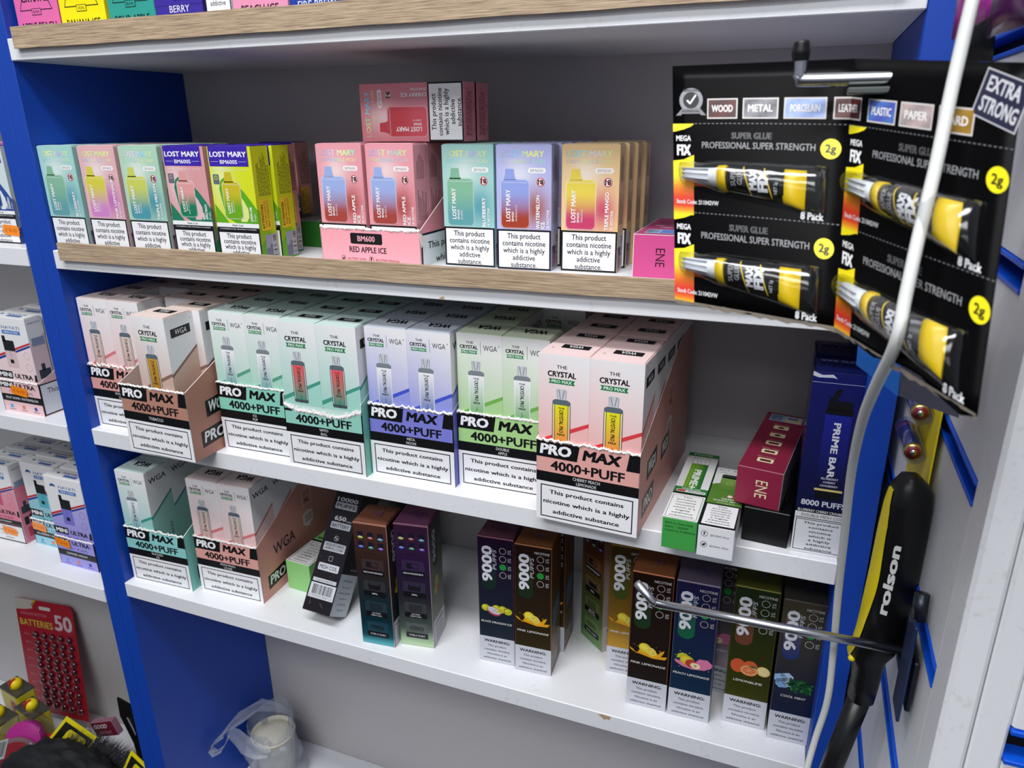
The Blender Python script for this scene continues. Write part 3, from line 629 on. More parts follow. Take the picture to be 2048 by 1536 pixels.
# ------------------------------------------------------------ tall boxes in torn display cartons (third and fourth shelf)
CW, CD, CH = 0.0502, 0.0415, 0.1700
def crystal_front(o, sp, logo):
    w, h = CW, CH; A = Art(w, h); ti = sp['tint']
    f = lambda u, v: mix('#eeecec', ti, min(1, max(0, (v-0.06+0.12*(1-u))/0.62)))
    A.grid(0, 0, 1, 0.56, 4, 12, f, 0)
    sv = 0.50; A.poly([(0, sv+0.012), (1, sv-0.125), (1, sv-0.102), (0, sv+0.042)], sp['stripe'], 1)
    A.poly([(0, sv+0.042), (1, sv-0.102), (1, 0.56), (0, 0.56)], lambda u, v: mix(ti, '#ffffff', 0.10*(1-v)), 1)
    if logo == 'A':
        A.text('THE', 0.46, 0.070, 0.018, '#1a1a1e', 2, w=0.20, bold=0.01); A.text('CRYSTAL', 0.46, 0.112, 0.030, '#17171c', 2, w=0.56, bold=0.035)
        A.poly([(0.20, 0.140), (0.72, 0.140), (0.69, 0.154), (0.72, 0.168), (0.20, 0.168), (0.23, 0.154)], '#1f7d46', 2); A.text('PRO MAX', 0.46, 0.154, 0.017, '#eef4ee', 3, w=0.40, bold=0.02)
        cx = 0.46; t0 = 0.195
    else:
        A.text('THE', 0.29, 0.055, 0.014, '#1a1a1e', 2, w=0.16, bold=0.01); A.text('CRYSTAL', 0.27, 0.084, 0.021, '#17171c', 2, w=0.40, bold=0.035)
        A.poly([(0.09, 0.104), (0.46, 0.104), (0.44, 0.114), (0.46, 0.125), (0.09, 0.125), (0.11, 0.114)], '#2c8a52', 2); A.text('PRO MAX', 0.275, 0.1145, 0.012, '#eef4ee', 3, w=0.30, bold=0.02)
        A.rect(0.525, 0.045, 0.532, 0.125, '#55555c', 2); A.text('WGA', 0.74, 0.082, 0.032, '#26262c', 2, w=0.30); A.ring(0.93, 0.065, 0.0008, 0.0003, '#26262c', 2, 8)
        cx = 0.42; t0 = 0.168
    # mouthpiece, collar, body of the pictured device
    A.stack([(t0, cx-0.085, cx+0.085), (t0+0.01, cx-0.10, cx+0.10), (t0+0.05, cx-0.09, cx+0.09), (t0+0.064, cx-0.085, cx+0.085)], lambda u, v: mix('#f2f3f4', '#b9bcc2', abs(u-cx)*8), 3)
    for s in (-1, 1): A.line(cx+s*0.055, t0+0.004, cx+s*0.02, t0+0.058, 0.0005, '#4a4c54', 4); A.line(cx+s*0.092, t0+0.006, cx+s*0.082, t0+0.06, 0.0004, '#8a8c94', 4)
    b0 = t0+0.062; bw = 0.165
    A.stack([(b0, cx-0.12, cx+0.12), (b0+0.010, cx-bw-0.01, cx+bw+0.01), (b0+0.026, cx-bw-0.015, cx+bw+0.015), (b0+0.032, cx-bw+0.01, cx+bw-0.01)], '#5c6a72' if sp['dev'] == 'clear' else '#7e868c', 4)
    g = lambda u, v: ramp([(b0+0.085, sp['c0']), (0.385, mix(sp['c0'], sp['c1'], 0.45)), (0.455, sp['c1'])], v)
    yb = 0.56 if not sp.get('full') else 0.535
    if sp['dev'] == 'clear':
        A.rect(cx-bw-0.01, b0+0.032, cx+bw+0.01, yb, lambda u, v: mix(g(u, v), '#e8e8e4', 0.45), 4)
        A.rect(cx-bw+0.035, b0+0.032, cx+bw-0.035, yb, g, 5)
        for x in (-bw-0.01, -bw+0.032, bw-0.032, bw+0.01): A.rect(cx+x-0.006, b0+0.03, cx+x+0.006, yb, '#3c454c', 6)
        if sp.get('full'): A.rrect(cx-bw-0.01, yb-0.012, cx+bw+0.01, yb+0.008, 0.0006, '#4a4f52', 7)
    else:
        A.rect(cx-bw-0.012, b0+0.028, cx+bw+0.012, yb, lambda u, v: mix(g(u, v), '#ffffff', 0.35), 4); A.rect(cx-bw+0.02, b0+0.030, cx+bw-0.02, yb, g, 5)
    A.text('THE', cx, b0+0.050, 0.010, '#2a2a2e', 7, w=0.13, bold=0.02)
    A.text('CRYSTAL PRO', cx, b0+0.128, 0.075, '#1c1c20', 7, w=0.135, rot=-90, bold=0.02)
    A.text('MAX', cx, b0+0.207, 0.012, '#1c1c20', 7, w=0.15, bold=0.03)
    A.text(sp['fl'], cx, b0+0.262, 0.03, mix(sp['c1'], '#1c1c20', 0.6), 7, w=0.055, rot=-90)
    return A.emit('front_print', o, *fr_front(w, CD, h))
def crystal_side(o, sp, logo, parent_face=fr_right):
    A = Art(CD, CH); ti = sp['tint']
    A.rect(0, 0, 1, 1, '#e2e3e4', 0)
    A.poly([(0, 0.40), (0.06, 0.395), (1, 0.245), (1, 1), (0, 1)], lambda u, v: mix(mix(ti, '#e2e3e4', 0.15), mix(ti, '#70605a', 0.1), v), 1)
    A.poly([(0, 0.385), (0.06, 0.38), (1, 0.232), (1, 0.25), (0, 0.41)], mix(sp['stripe'], '#5a5058', 0.25), 2)
    if logo == 'A':
        A.poly([(0.16, 0.085), (0.85, 0.075), (0.85, 0.135), (0.16, 0.145)], '#131316', 2); A.text('WGA', 0.52, 0.110, 0.036, '#e8e8e8', 3, w=0.42, shear=0.2); A.ring(0.9, 0.04, 0.001, 0.0003, '#44444a', 2, 8)
    else: A.text('WGA', 0.50, 0.085, 0.045, '#1c1c20', 2, w=0.74, bold=0.01); A.ring(0.93, 0.045, 0.001, 0.0003, '#44444a', 2, 8)
    A.text(sp['fl'], 0.75, 0.62, 0.09, '#3b3338', 3, w=0.22, rot=90)
    return A.emit('side_print', o, *parent_face(CW, CD, CH))
def crystal_top(o, sp, logo):
    A = Art(CW, CD); 
    if logo == 'A': A.rect(0.30, 0.30, 0.84, 0.56, '#131316', 1); A.text('WGA', 0.57, 0.43, 0.17, '#dcdcdc', 2, w=0.28, rot=180, bold=0.02)
    else: A.text('WGA', 0.55, 0.45, 0.30, '#17171b', 1, w=0.52, rot=180, bold=0.02)
    A.ring(0.16, 0.62, 0.0010, 0.0004, '#6a6468', 1, 8)
    O, U, V = fr_top(CW, CD, CH); return A.emit('lid_print', o, (0, CD, CH+0.0015), U, V)
_proto = {}
def crystal_box(sp, logo, front, side):
    k = (sp['key'], logo, front, side)
    if k not in _proto:
        ti = sp['tint']
        o = carton('vape_box', CW, CD, CH, {'front': ('#eeecec', ti), 'left': ('#e8e6e6', ti), 'right': ('#e2e2e2', ti), 'top': sp['lid'], 'all': ti})
        flap(CW, CD, CH, mix(sp['lid'], '#e6e6e4', 0.3), o)
        crystal_top(o, sp, logo)
        if front: crystal_front(o, sp, logo)
        if side: crystal_side(o, sp, logo)
        _proto[k] = o; return o
    return copy_tree(_proto[k])
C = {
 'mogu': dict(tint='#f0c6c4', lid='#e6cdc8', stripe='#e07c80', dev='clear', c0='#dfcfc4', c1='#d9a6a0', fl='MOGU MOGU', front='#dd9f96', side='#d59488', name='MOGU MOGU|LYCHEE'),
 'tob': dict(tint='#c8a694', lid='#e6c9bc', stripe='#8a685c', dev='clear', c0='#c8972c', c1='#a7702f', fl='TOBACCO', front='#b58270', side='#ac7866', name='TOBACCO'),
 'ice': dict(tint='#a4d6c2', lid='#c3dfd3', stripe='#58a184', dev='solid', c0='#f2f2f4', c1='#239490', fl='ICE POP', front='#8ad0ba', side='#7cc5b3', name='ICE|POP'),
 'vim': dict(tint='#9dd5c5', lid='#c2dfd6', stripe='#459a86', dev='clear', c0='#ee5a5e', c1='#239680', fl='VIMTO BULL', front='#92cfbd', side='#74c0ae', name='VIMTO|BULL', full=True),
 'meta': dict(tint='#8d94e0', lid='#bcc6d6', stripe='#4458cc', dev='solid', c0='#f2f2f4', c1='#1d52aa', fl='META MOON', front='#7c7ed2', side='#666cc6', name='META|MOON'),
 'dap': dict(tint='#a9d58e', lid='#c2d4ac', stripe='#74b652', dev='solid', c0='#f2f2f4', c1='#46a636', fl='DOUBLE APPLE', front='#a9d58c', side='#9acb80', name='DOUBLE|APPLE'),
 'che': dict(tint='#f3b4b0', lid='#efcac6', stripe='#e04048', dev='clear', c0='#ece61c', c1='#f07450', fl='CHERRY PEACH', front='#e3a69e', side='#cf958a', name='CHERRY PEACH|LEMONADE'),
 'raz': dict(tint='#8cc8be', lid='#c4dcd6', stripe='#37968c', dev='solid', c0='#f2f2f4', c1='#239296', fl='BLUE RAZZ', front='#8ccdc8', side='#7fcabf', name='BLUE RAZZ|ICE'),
}
for k in C: C[k]['key'] = k
TW, TD, THF, THB = 0.1022, 0.2100, 0.0860, 0.1570
def tray(key, x, y, rz, z, label, missing=(), logo='A', tear=0.0008, torn=None, front_cols=(1, 1), pull=None, marktext=True, rows=5, seed=1, side=True, gname=None):
    sp = C[key]
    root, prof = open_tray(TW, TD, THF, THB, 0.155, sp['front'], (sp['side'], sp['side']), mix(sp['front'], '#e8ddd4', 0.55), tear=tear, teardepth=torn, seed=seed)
    tag(root, label, 'carton', 'torn display cartons of tall vape boxes')
    A = Art(TW, THF); A.rect(0, 0, 1, 1, sp['front'], 0) if False else None
    tv = (max(THF-min(prof), 0.0005)+0.0003)/THF if not torn else 0
    def clipv(u):
        i = min(int(u*40), 39); return (THF-min(prof[i], prof[min(i+1, 40)])+0.0003)/THF
    t0 = max(0.012, clipv(0.1)); t1 = max(0.012, clipv(0.9))
    cv = lambda a, b: max(clipv(k/20) for k in range(int(a*20), int(b*20)+1))
    if not torn or torn(0.2) < 0.006:
        a = cv(0.0, 0.42)+0.004
        A.poly([(0.0, a), (0.43, a), (0.405, 0.215), (0.0, 0.215)], '#0d0d10', 1)
        A.text('PRO', 0.195, 0.115, 0.115, '#f2f2f4', 2, w=0.31, shear=0.12, bold=0.045)
        A.text('MAX', 0.645, 0.118, 0.115, '#0d0d10', 2, w=0.36, shear=0.18, bold=0.045)
        a = cv(0.88, 1.0)+0.004; A.poly([(0.90, a), (1, a), (1, 0.215), (0.875, 0.215)], '#0d0d10', 1)
    else:
        A.poly([(0, cv(0, 0.12)+0.01), (0.12, cv(0, 0.12)+0.01), (0.10, 0.215), (0, 0.215)], '#0d0d10', 1)
    A.text('4000+PUFF', 0.505, 0.302, 0.108, '#101014', 2, w=0.72, bold=0.03)
    A.rect(0, 0.392, 1, 0.516, '#0c0c0f', 1)
    nm = sp['name'].split('|')
    if len(nm) == 1: A.text(nm[0], 0.5, 0.452, 0.043, '#d8d8da', 2, maxw=0.5, stretch=0.85, bold=0.01)
    else:
        A.text(nm[0], 0.5, 0.427, 0.036, '#d8d8da', 2, stretch=0.85, bold=0.01); A.text(nm[1], 0.5, 0.482, 0.036, '#d8d8da', 2, stretch=0.85, bold=0.01)
    A.emit('front_print', root, *fr_front(TW, 0, THF))
    B = Art(TW, THF); B.rect(0, 0.516, 1, 1, '#eeeef0', 1); B.frame(0.045, 0.555, 0.955, 0.965, 0.0011, '#101014', 2)
    for i, (s, ww) in enumerate((('This product contains', 0.73), ('nicotine which is a highly', 0.855), ('addictive substance', 0.66))): B.text(s, 0.5, 0.638+0.122*i, 0.048, '#131316', 2, w=ww, bold=0.026)
    B.emit('warning_label', root, *fr_front(TW, 0, THF))
    if side:
        A = Art(TD, THB)
        def lab(u, v, ww, hh, t, dark=True):
            A.poly([(u, v+0.012), (u+ww, v-0.012), (u+ww, v+hh-0.012), (u, v+hh+0.012)], '#141416', 1); A.text(t, u+ww/2, v+hh/2, hh*0.62, '#e6e6e6', 2, w=ww*0.78, bold=0.03, shear=0.15)
        lab(0.07, 0.78, 0.20, 0.13, 'PRO')
        if logo == 'A': lab(0.13, 0.56, 0.18, 0.13, 'WGA'); lab(0.40, 0.58, 0.16, 0.13, 'WGA')
        else: A.text('WGA', 0.27, 0.60, 0.10, '#1b1b1e', 2, w=0.23, bold=0.01)
        for i in range(4): A.line(0.30+0.05*i, 0.87, 0.33+0.05*i, 0.74, 0.0012, mix(sp['side'], '#ffffff', 0.35), 1)
        A.frame(0.50, 0.25, 0.60, 0.42, 0.0010, '#e2d2cc', 1); A.text('10.0', 0.55, 0.30, 0.035, '#6a3f3a', 2, w=0.06); A.text('ML', 0.55, 0.37, 0.05, '#8a3434', 2, w=0.06, bold=0.02)
        A.poly([(0.49+0.055, 0.47), (0.60, 0.50), (0.60, 0.60), (0.545, 0.64), (0.49, 0.60), (0.49, 0.50)], '#e2d8d6', 1)
        for i in range(5): A.rect(0.512+0.017*i, 0.51, 0.519+0.017*i, 0.59, '#9a4a62', 2)
        A.emit('side_print', root, (TW, 0, THB), (0, 1, 0), (0, 0, -1))
    place(root, x, y, z, rz)
    a = math.radians(rz); ca, sa = math.cos(a), math.sin(a)
    ords = ['front', 'second', 'third', 'fourth', 'fifth']; random.seed(seed+50)
    nmx = sp['name'].replace('|', ' ').lower() if key != 'vim' else 'low-torn mint'
    for c in range(2):
        for k in range(rows):
            if (c, k) in missing: continue
            vf = k == 0 or (c, k-1) in missing; vs = c == 1 or (1, k) in missing
            b = crystal_box(sp, logo, vf, vs)
            lx = 0.0013+c*0.0503+random.uniform(-.0002, .0002)*0+0.0; ly = 0.0018+k*0.0416
            if k > 0: ly += 0.0
            lx += (pull or {}).get((c, k), 0.0)
            dz = 0.0013
            lab = '%s tall box in the %s carton, %s row, %s side' % (gname or nmx, nmx, ords[k], 'left' if c == 0 else 'right')
            tag(b, lab, 'box', 'tall boxes in the torn display cartons')
            place(b, x+lx*ca-ly*sa, y+lx*sa+ly*ca, z+dz, rz)
    return root
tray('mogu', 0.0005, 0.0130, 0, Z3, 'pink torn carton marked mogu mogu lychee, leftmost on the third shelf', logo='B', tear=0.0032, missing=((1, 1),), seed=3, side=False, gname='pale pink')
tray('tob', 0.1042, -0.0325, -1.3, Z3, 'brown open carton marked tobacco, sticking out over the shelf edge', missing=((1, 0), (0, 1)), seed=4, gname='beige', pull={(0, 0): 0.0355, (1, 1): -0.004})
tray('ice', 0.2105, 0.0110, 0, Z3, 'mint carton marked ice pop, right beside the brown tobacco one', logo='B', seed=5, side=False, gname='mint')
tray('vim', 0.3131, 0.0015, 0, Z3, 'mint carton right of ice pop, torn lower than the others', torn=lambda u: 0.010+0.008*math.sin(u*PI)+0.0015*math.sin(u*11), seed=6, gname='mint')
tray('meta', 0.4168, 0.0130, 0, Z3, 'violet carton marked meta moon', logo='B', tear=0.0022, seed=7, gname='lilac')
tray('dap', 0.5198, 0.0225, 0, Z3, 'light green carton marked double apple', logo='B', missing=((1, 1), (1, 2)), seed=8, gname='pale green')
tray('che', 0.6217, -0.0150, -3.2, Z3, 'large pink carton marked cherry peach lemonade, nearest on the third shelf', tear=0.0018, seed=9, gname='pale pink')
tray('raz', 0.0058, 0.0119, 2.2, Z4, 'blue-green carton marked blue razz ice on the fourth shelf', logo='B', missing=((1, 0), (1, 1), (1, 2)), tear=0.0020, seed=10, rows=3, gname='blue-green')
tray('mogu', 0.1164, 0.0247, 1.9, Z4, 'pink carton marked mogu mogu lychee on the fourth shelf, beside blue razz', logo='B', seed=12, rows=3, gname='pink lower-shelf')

# ------------------------------------------------------------ foil boxes on the fourth shelf
FW, FD, FH = 0.0432, 0.0425, 0.1700
G9 = 'tall foil boxes standing on the fourth shelf'
def splash_lemon(A, cy, s=1.0):
    c = lambda u, v: (u, cy+(v)*s)
    A.poly([(0.02, cy-0.012), (0.13, cy+0.006), (0.2, cy+0.03), (0.28, cy-0.005), (0.45, cy+0.012), (0.72, cy+0.012), (0.78, cy-0.012), (0.88, cy-0.028), (0.86, cy-0.008), (0.80, cy+0.022), (0.96, cy+0.016), (0.90, cy+0.040), (0.6, cy+0.046), (0.3, cy+0.030), (0.12, cy+0.02), (0.05, cy+0.006)], '#dc9c1a', 3)
    A.disc(0.40, cy-0.022, 0.0066, '#d9c22a', 4, ry=0.0058, a=0.5); A.disc(0.38, cy-0.026, 0.0045, '#e9d94e', 5, ry=0.0032, a=0.5)
    A.disc(0.56, cy-0.004, 0.0058, '#e8d77a', 6, ry=0.0046, a=0.6); A.disc(0.56, cy-0.004, 0.0048, '#d8c02a', 7, ry=0.0037, a=0.6)
    for a in range(6): A.line(0.56, cy-0.004, 0.56+0.10*math.cos(a*PI/3), cy-0.004+0.02*math.sin(a*PI/3), 0.0003, '#efe7a0', 8)
    A.disc(0.62, cy+0.018, 0.0048, '#e3a91e', 5, ry=0.0042); random.seed(3)
    for _ in range(12): A.disc(random.uniform(0.1, 0.92), cy-random.uniform(0.0, 0.045), random.uniform(0.0002, 0.0005), '#e0b43a', 4, 6)
def dragon(A, cy, s=1.0):
    for u, v in ((0.2, -0.01), (0.5, -0.016), (0.68, -0.016), (0.82, -0.004)): A.disc(u, cy+v, 0.0052, '#b9b81e', 3, ry=0.0045); A.disc(u-0.03, cy+v-0.006, 0.0026, '#d4d33c', 4, ry=0.002)
    A.disc(0.43, cy+0.010, 0.0088, '#a8385c', 5, ry=0.0058, a=0.35); A.disc(0.43, cy+0.004, 0.0080, '#c9c6c9', 6, ry=0.0042, a=0.35)
    random.seed(2)
    for _ in range(26): A.disc(0.43+random.uniform(-0.14, 0.14), cy+0.004+random.uniform(-0.012, 0.012), 0.0003, '#2a2a2e', 7, 5)
    A.disc(0.62, cy-0.004, 0.0042, '#dcd26a', 7, ry=0.0036); A.disc(0.62, cy-0.004, 0.0034, '#c0b024', 8, ry=0.0029)
def peach(A, cy, s=1.0):
    P = [(0.15, -0.04), (0.25, -0.055), (0.36, -0.05), (0.40, -0.035), (0.30, -0.02), (0.12, -0.01)]
    A.poly([(u, cy+v) for u, v in P], '#b5ba2c', 3)
    P = [(0.08, 0.0), (0.3, 0.012), (0.55, 0.005), (0.66, -0.03), (0.85, -0.035), (0.98, -0.005), (0.95, 0.02), (0.8, 0.045), (0.5, 0.055), (0.28, 0.045), (0.1, 0.02)]
    A.poly([(u, cy+v) for u, v in P], '#d2749a', 3)
    A.disc(0.38, cy-0.004, 0.0078, '#c9ab2a', 5, ry=0.0062, a=0.4); A.disc(0.36, cy-0.008, 0.0055, '#d8c83c', 6, ry=0.004, a=0.4)
    A.disc(0.48, cy+0.012, 0.0062, '#b23a34', 7, ry=0.005); A.disc(0.58, cy+0.024, 0.0052, '#e4d7b0', 8, ry=0.0036, a=0.2); A.disc(0.58, cy+0.024, 0.0014, '#b8904a', 9)
    for u, v in ((0.1, -0.03), (0.2, -0.065), (0.42, -0.06), (0.9, 0.045), (0.2, 0.05)): A.disc(u, cy+v, 0.0006, '#c8b84a' if v < 0 else '#d2749a', 4, 6)
def citrus(A, cy, s=1.0):
    A.disc(0.24, cy-0.006, 0.0075, '#c9542e', 3, ry=0.0085); A.disc(0.52, cy-0.014, 0.0072, '#cc5a30', 4, ry=0.007); A.disc(0.82, cy+0.004, 0.0068, '#d8b86a', 5, ry=0.0060, a=0.3)
    A.disc(0.82, cy+0.002, 0.0058, '#e3d296', 6, ry=0.0050, a=0.3); A.disc(0.5, cy+0.016, 0.0088, '#d07a3a', 7, ry=0.0066); A.disc(0.5, cy+0.014, 0.0078, '#e3b890', 8, ry=0.0057); A.disc(0.5, cy+0.014, 0.0068, '#d06a34', 9, ry=0.0048)
    for a in range(8): A.line(0.5, cy+0.014, 0.5+0.15*math.cos(a*PI/4), cy+0.014+0.028*math.sin(a*PI/4), 0.0003, '#e8c09a', 10)
    A.poly([(0.45, cy-0.02), (0.6, cy-0.024), (0.7, cy-0.012), (0.58, cy-0.008)], '#2c6a34', 9)
def mint(A, cy, s=1.0):
    random.seed(6)
    for u, v, c in ((0.16, -0.02, '#8fb2dc'), (0.30, -0.03, '#a9c6e8'), (0.2, 0.012, '#7fa4d4'), (0.36, -0.002, '#bcd2ec')):
        r = 0.0062; A.poly([(u+x*r/A.W, cy+v+y*r/A.H) for x, y in ((-1, -.6), (.2, -1), (1, -.3), (.8, .8), (-.4, 1), (-1, .4))], c, 3); A.line(u-0.08, cy+v, u+0.1, cy+v-0.01, 0.0004, '#dfeaf8', 4)
    for k in range(46):
        u = random.uniform(0.40, 0.86); v = random.uniform(-0.022, 0.042); a = random.uniform(0, 3.1); l = random.uniform(0.0038, 0.0062)
        c = random.choice(('#1c5a30', '#174a2a', '#2a7a3c', '#123c22')); x = u*A.W; y = (cy+v)*A.H
        pts = [(x+l*t*math.cos(a)-q*math.sin(a), y+l*t*math.sin(a)+q*math.cos(a)) for t, q in ((-1, 0), (-.2, -l*.45), (1, 0), (-.2, l*.45))]
        A.add(pts, [(0, 1, 2, 3)], c, 5+k % 4)
def puffs_box(label, x, y, rz, bg, edge, fruit, fname, side=None, kind='front', bar='#0d3a22', nic=True, w=FW, d=FD, h=FH, z=Z4):
    b0, b1 = bg
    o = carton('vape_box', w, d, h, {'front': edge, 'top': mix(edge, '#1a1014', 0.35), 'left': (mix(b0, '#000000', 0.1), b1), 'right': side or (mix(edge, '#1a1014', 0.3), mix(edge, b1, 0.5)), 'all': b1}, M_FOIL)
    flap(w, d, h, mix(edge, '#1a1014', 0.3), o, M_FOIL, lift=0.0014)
    A = Art(w, h)
    if kind == 'front':
        A.grid(0.02, 0.008, 0.98, 0.79, 2, 10, lambda u, v: mix(b0, b1, (v-0.1)/0.65), 0)
        A.emit('foil_front', o, *fr_front(w, d, h), m=M_FOIL)
        A = Art(w, h)
        A.rrect(0.10, 0.07, 0.50, 0.405, 0.008, lambda u, v: mix(b0, bar, min(1, max(0, (v-0.15)*5))), 1, 6)
        A.text('9000', 0.262, 0.205, 0.265, '#cfd0d6', 2, w=0.275, rot=90, bold=0.034)
        A.text('PUFFS', 0.475, 0.165, 0.100, '#b9bac2', 3, w=0.150, rot=90, shear=0.2)
        if nic: A.text('NICOTINE', 0.74, 0.048, 0.017, '#c4c2c0', 2, w=0.40, bold=0.01)
        for i, t in enumerate(('5%', '3%', '2%', '0%')):
            v = 0.092+i*0.062
            if i == 2: A.disc(0.70, v, 0.0040, '#1f8a34', 2)
            A.ring(0.70, v, 0.0041, 0.0005, '#b9b6b4' if i != 2 else '#1f8a34', 3); A.text(t, 0.88, v+0.002, 0.085, '#b4b2b0', 2, w=0.034, rot=90)
        fruit(A, 0.565)
        A.text(fname, 0.5, 0.665, 0.0155, '#d4d0cc', 3, w=min(0.86, 0.066*len(fname)), shear=0.2, bold=0.02)
        A.emit('front_print', o, *fr_front(w, d, h), m=M_FINK)
        B = Art(w, h); B.rect(0.0, 0.79, 1, 0.999, '#c6c8d0', 1); B.text('WARNING:', 0.5, 0.824, 0.021, '#0c0c12', 2, w=0.74, bold=0.03)
        for i, s in enumerate(('This product', 'contains nicotine.', 'Nicotine is an', 'addictive chemical.')): B.text(s, 0.5, 0.862+0.035*i, 0.0150, '#1c1c24', 2, w=(0.53, 0.74, 0.56, 0.80)[i], bold=0.012)
        B.emit('warning_label', o, *fr_front(w, d, h))
    else:
        A.grid(0.02, 0.005, 0.98, 0.995, 2, 12, lambda u, v: ramp(bg_stops, v), 0); A.emit('foil_front', o, *fr_front(w, d, h), m=M_FOIL)
    # right side: foil with blue sticker and barcode
    if kind == 'front':
        S = Art(d, h); S.grid(0.02, 0.01, 0.98, 0.99, 1, 6, lambda u, v: mix(mix(b0, edge, 0.35), mix(b1, edge, 0.25), v), 0); S.poly([(0.15, 0.49), (0.80, 0.43), (0.80, 0.60), (0.15, 0.66)], '#4a86ac', 1)
        fine(S, 0.2, 0.52, 0.75, 0.58, 3, '#b44a3a', True, 4); fine(S, 0.15, 0.70, 0.85, 0.84, 3, '#9a9088', True, 6, 0.2, 1); S.rect(0.10, 0.86, 0.62, 0.95, '#b8b4b0', 1); barcode(S, 0.14, 0.87, 0.58, 0.94, 14, layer=2)
        S.emit('side_print', o, *fr_right(w, d, h), m=M_FOIL)
    S = Art(w, d); S.ring(0.5, 0.4, 0.0052, 0.0006, mix('#2a2a6a', edge, 0.3), 1); S.text('P', 0.56, 0.48, 0.30, mix('#2a2a6a', edge, 0.3), 2, rot=180); S.emit('lid_print', o, (0, d, h+0.0022), (1, 0, 0), (0, -1, 0), m=M_FINK)
    tag(o, label, 'box', G9); return place(o, x, y, z+0.0001, rz)
def icons(A, dark, edge, shell):
    cols = ['#a8bc3c', '#a8483c', '#3c98b4', '#2c58c4', '#2c8a60', '#6a3cae']
    for i in range(6):
        c, r = i % 3, i//3; u = 0.20+c*0.295; v = 0.105+r*0.075
        A.rrect(u-0.085, v-0.034, u+0.085, v+0.026, 0.0010, '#17142a', 1); A.disc(u, v+0.011, 0.0035, cols[i], 2, ry=0.0017); A.disc(u, v+0.006, 0.0026, mix(cols[i], '#ffffff', 0.35), 3, ry=0.0009)
    A.text('RGB LIGHT', 0.46, 0.237, 0.012, dark, 2, w=0.34)
    for i, t in enumerate(('RECHARGEABLE', '18ML', '0.8 OHM|MESH COIL', 'TYPE-C PORT')):
        v = 0.285+0.173*i
        A.rrect(0.17, v, 0.83, v+0.128, 0.0022, shell(v), 1); A.rrect(0.185, v+0.003, 0.815, v+0.125, 0.0020, shell(v+0.02), 2)
        A.rrect(0.17, v+0.084, 0.83, v+0.128, 0.0016, '#0c0c12', 3)
        if i == 0: A.rrect(0.30, v+0.022, 0.66, v+0.066, 0.0014, dark, 3); A.rrect(0.52, v+0.028, 0.64, v+0.060, 0.0008, shell(v), 4); A.poly([(0.52, v+0.018), (0.42, v+0.046), (0.50, v+0.046), (0.46, v+0.070), (0.60, v+0.038), (0.52, v+0.038)], shell(v), 5)
        if i == 1: A.rrect(0.32, v+0.018, 0.68, v+0.074, 0.0014, dark, 3); A.rect(0.35, v+0.012, 0.65, v+0.036, shell(v), 4)
        if i == 2:
            for a in range(7):
                for b in range(6): A.disc(0.33+a*0.055, v+0.022+b*0.010, 0.0008, dark, 3, 6)
        if i == 3: A.rrect(0.30, v+0.030, 0.70, v+0.062, 0.0025, '#131318', 3, 5); A.rrect(0.33, v+0.035, 0.67, v+0.057, 0.0018, shell(v), 4, 5); A.rrect(0.38, v+0.042, 0.62, v+0.050, 0.0006, '#131318', 5)
        for j, s in enumerate(t.split('|')): A.text(s, 0.5, v+0.106+(0.018*(j-0.5) if '|' in t else 0), 0.0125 if '|' not in t else 0.0105, '#d0d0d4', 6, maxw=0.58, stretch=1.1, bold=0.02)
def icon_box(label, x, y, rz, stops, edge, sidec, z=Z4, w=FW, d=FD, h=FH, dark='#14121a', mirror=False):
    o = carton('vape_box', w, d, h, {'front': stops[0][1], 'top': mix(edge, '#1a1014', 0.3), 'left': (stops[0][1], stops[-1][1]), 'right': sidec, 'all': stops[-1][1]}, M_FOIL)
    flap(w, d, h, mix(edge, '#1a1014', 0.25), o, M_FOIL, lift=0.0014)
    A = Art(w, h); A.grid(0.0, 0.004, 1, 0.996, 1, 14, lambda u, v: ramp(stops, v), 0); A.rect(0.0, 0.002, 1.0, 0.012, mix(edge, '#ffd0c0', 0.4), 1); A.rect(0.975, 0.01, 0.995, 1, mix(edge, '#ffffff', 0.3), 1); A.emit('foil_front', o, *fr_front(w, d, h), m=M_FOIL)
    A = Art(w, h); icons(A, dark, edge, lambda v: mix(ramp(stops, v), '#20202a', 0.30)); A.emit('icon_print', o, *fr_front(w, d, h), m=M_FINK)
    S = Art(d, h); S.grid(0.02, 0.01, 0.98, 0.79, 1, 8, lambda u, v: mix(sidec[0], sidec[1], v*1.2), 0)
    S.rrect(0.22, 0.05, 0.62, 0.37, 0.006, '#12342c', 1, 5); S.text('9000', 0.36, 0.20, 0.24, '#b4b4be', 2, w=0.25, rot=90, bold=0.034)
    for i in range(4): S.ring(0.76, 0.09+i*0.05, 0.0028, 0.0004, '#6a6470', 2)
    S.disc(0.45, 0.50, 0.006, '#a8a42a', 2, ry=0.008); S.disc(0.35, 0.56, 0.005, '#b8b02c', 3); S.disc(0.52, 0.555, 0.0048, '#a85a6a', 4)
    S.rect(0.02, 0.79, 0.99, 0.996, '#c2c4ca', 1); S.text('WARNING:', 0.5, 0.83, 0.02, '#26262c', 2, w=0.74, bold=0.02); fine(S, 0.2, 0.86, 0.85, 0.97, 4, '#77777e', False, 5, 0.4)
    S.emit('side_print', o, *fr_right(w, d, h), m=M_FINK)
    S = Art(w, d); S.ring(0.5, 0.4, 0.0052, 0.0006, mix('#2a2a6a', edge, 0.3), 1); S.text('P', 0.56, 0.48, 0.30, mix('#2a2a6a', edge, 0.3), 2, rot=180); S.emit('lid_print', o, (0, d, h+0.0022), (1, 0, 0), (0, -1, 0), m=M_FINK)
    tag(o, label, 'box', G9); return place(o, x, y, z+0.0001, rz)
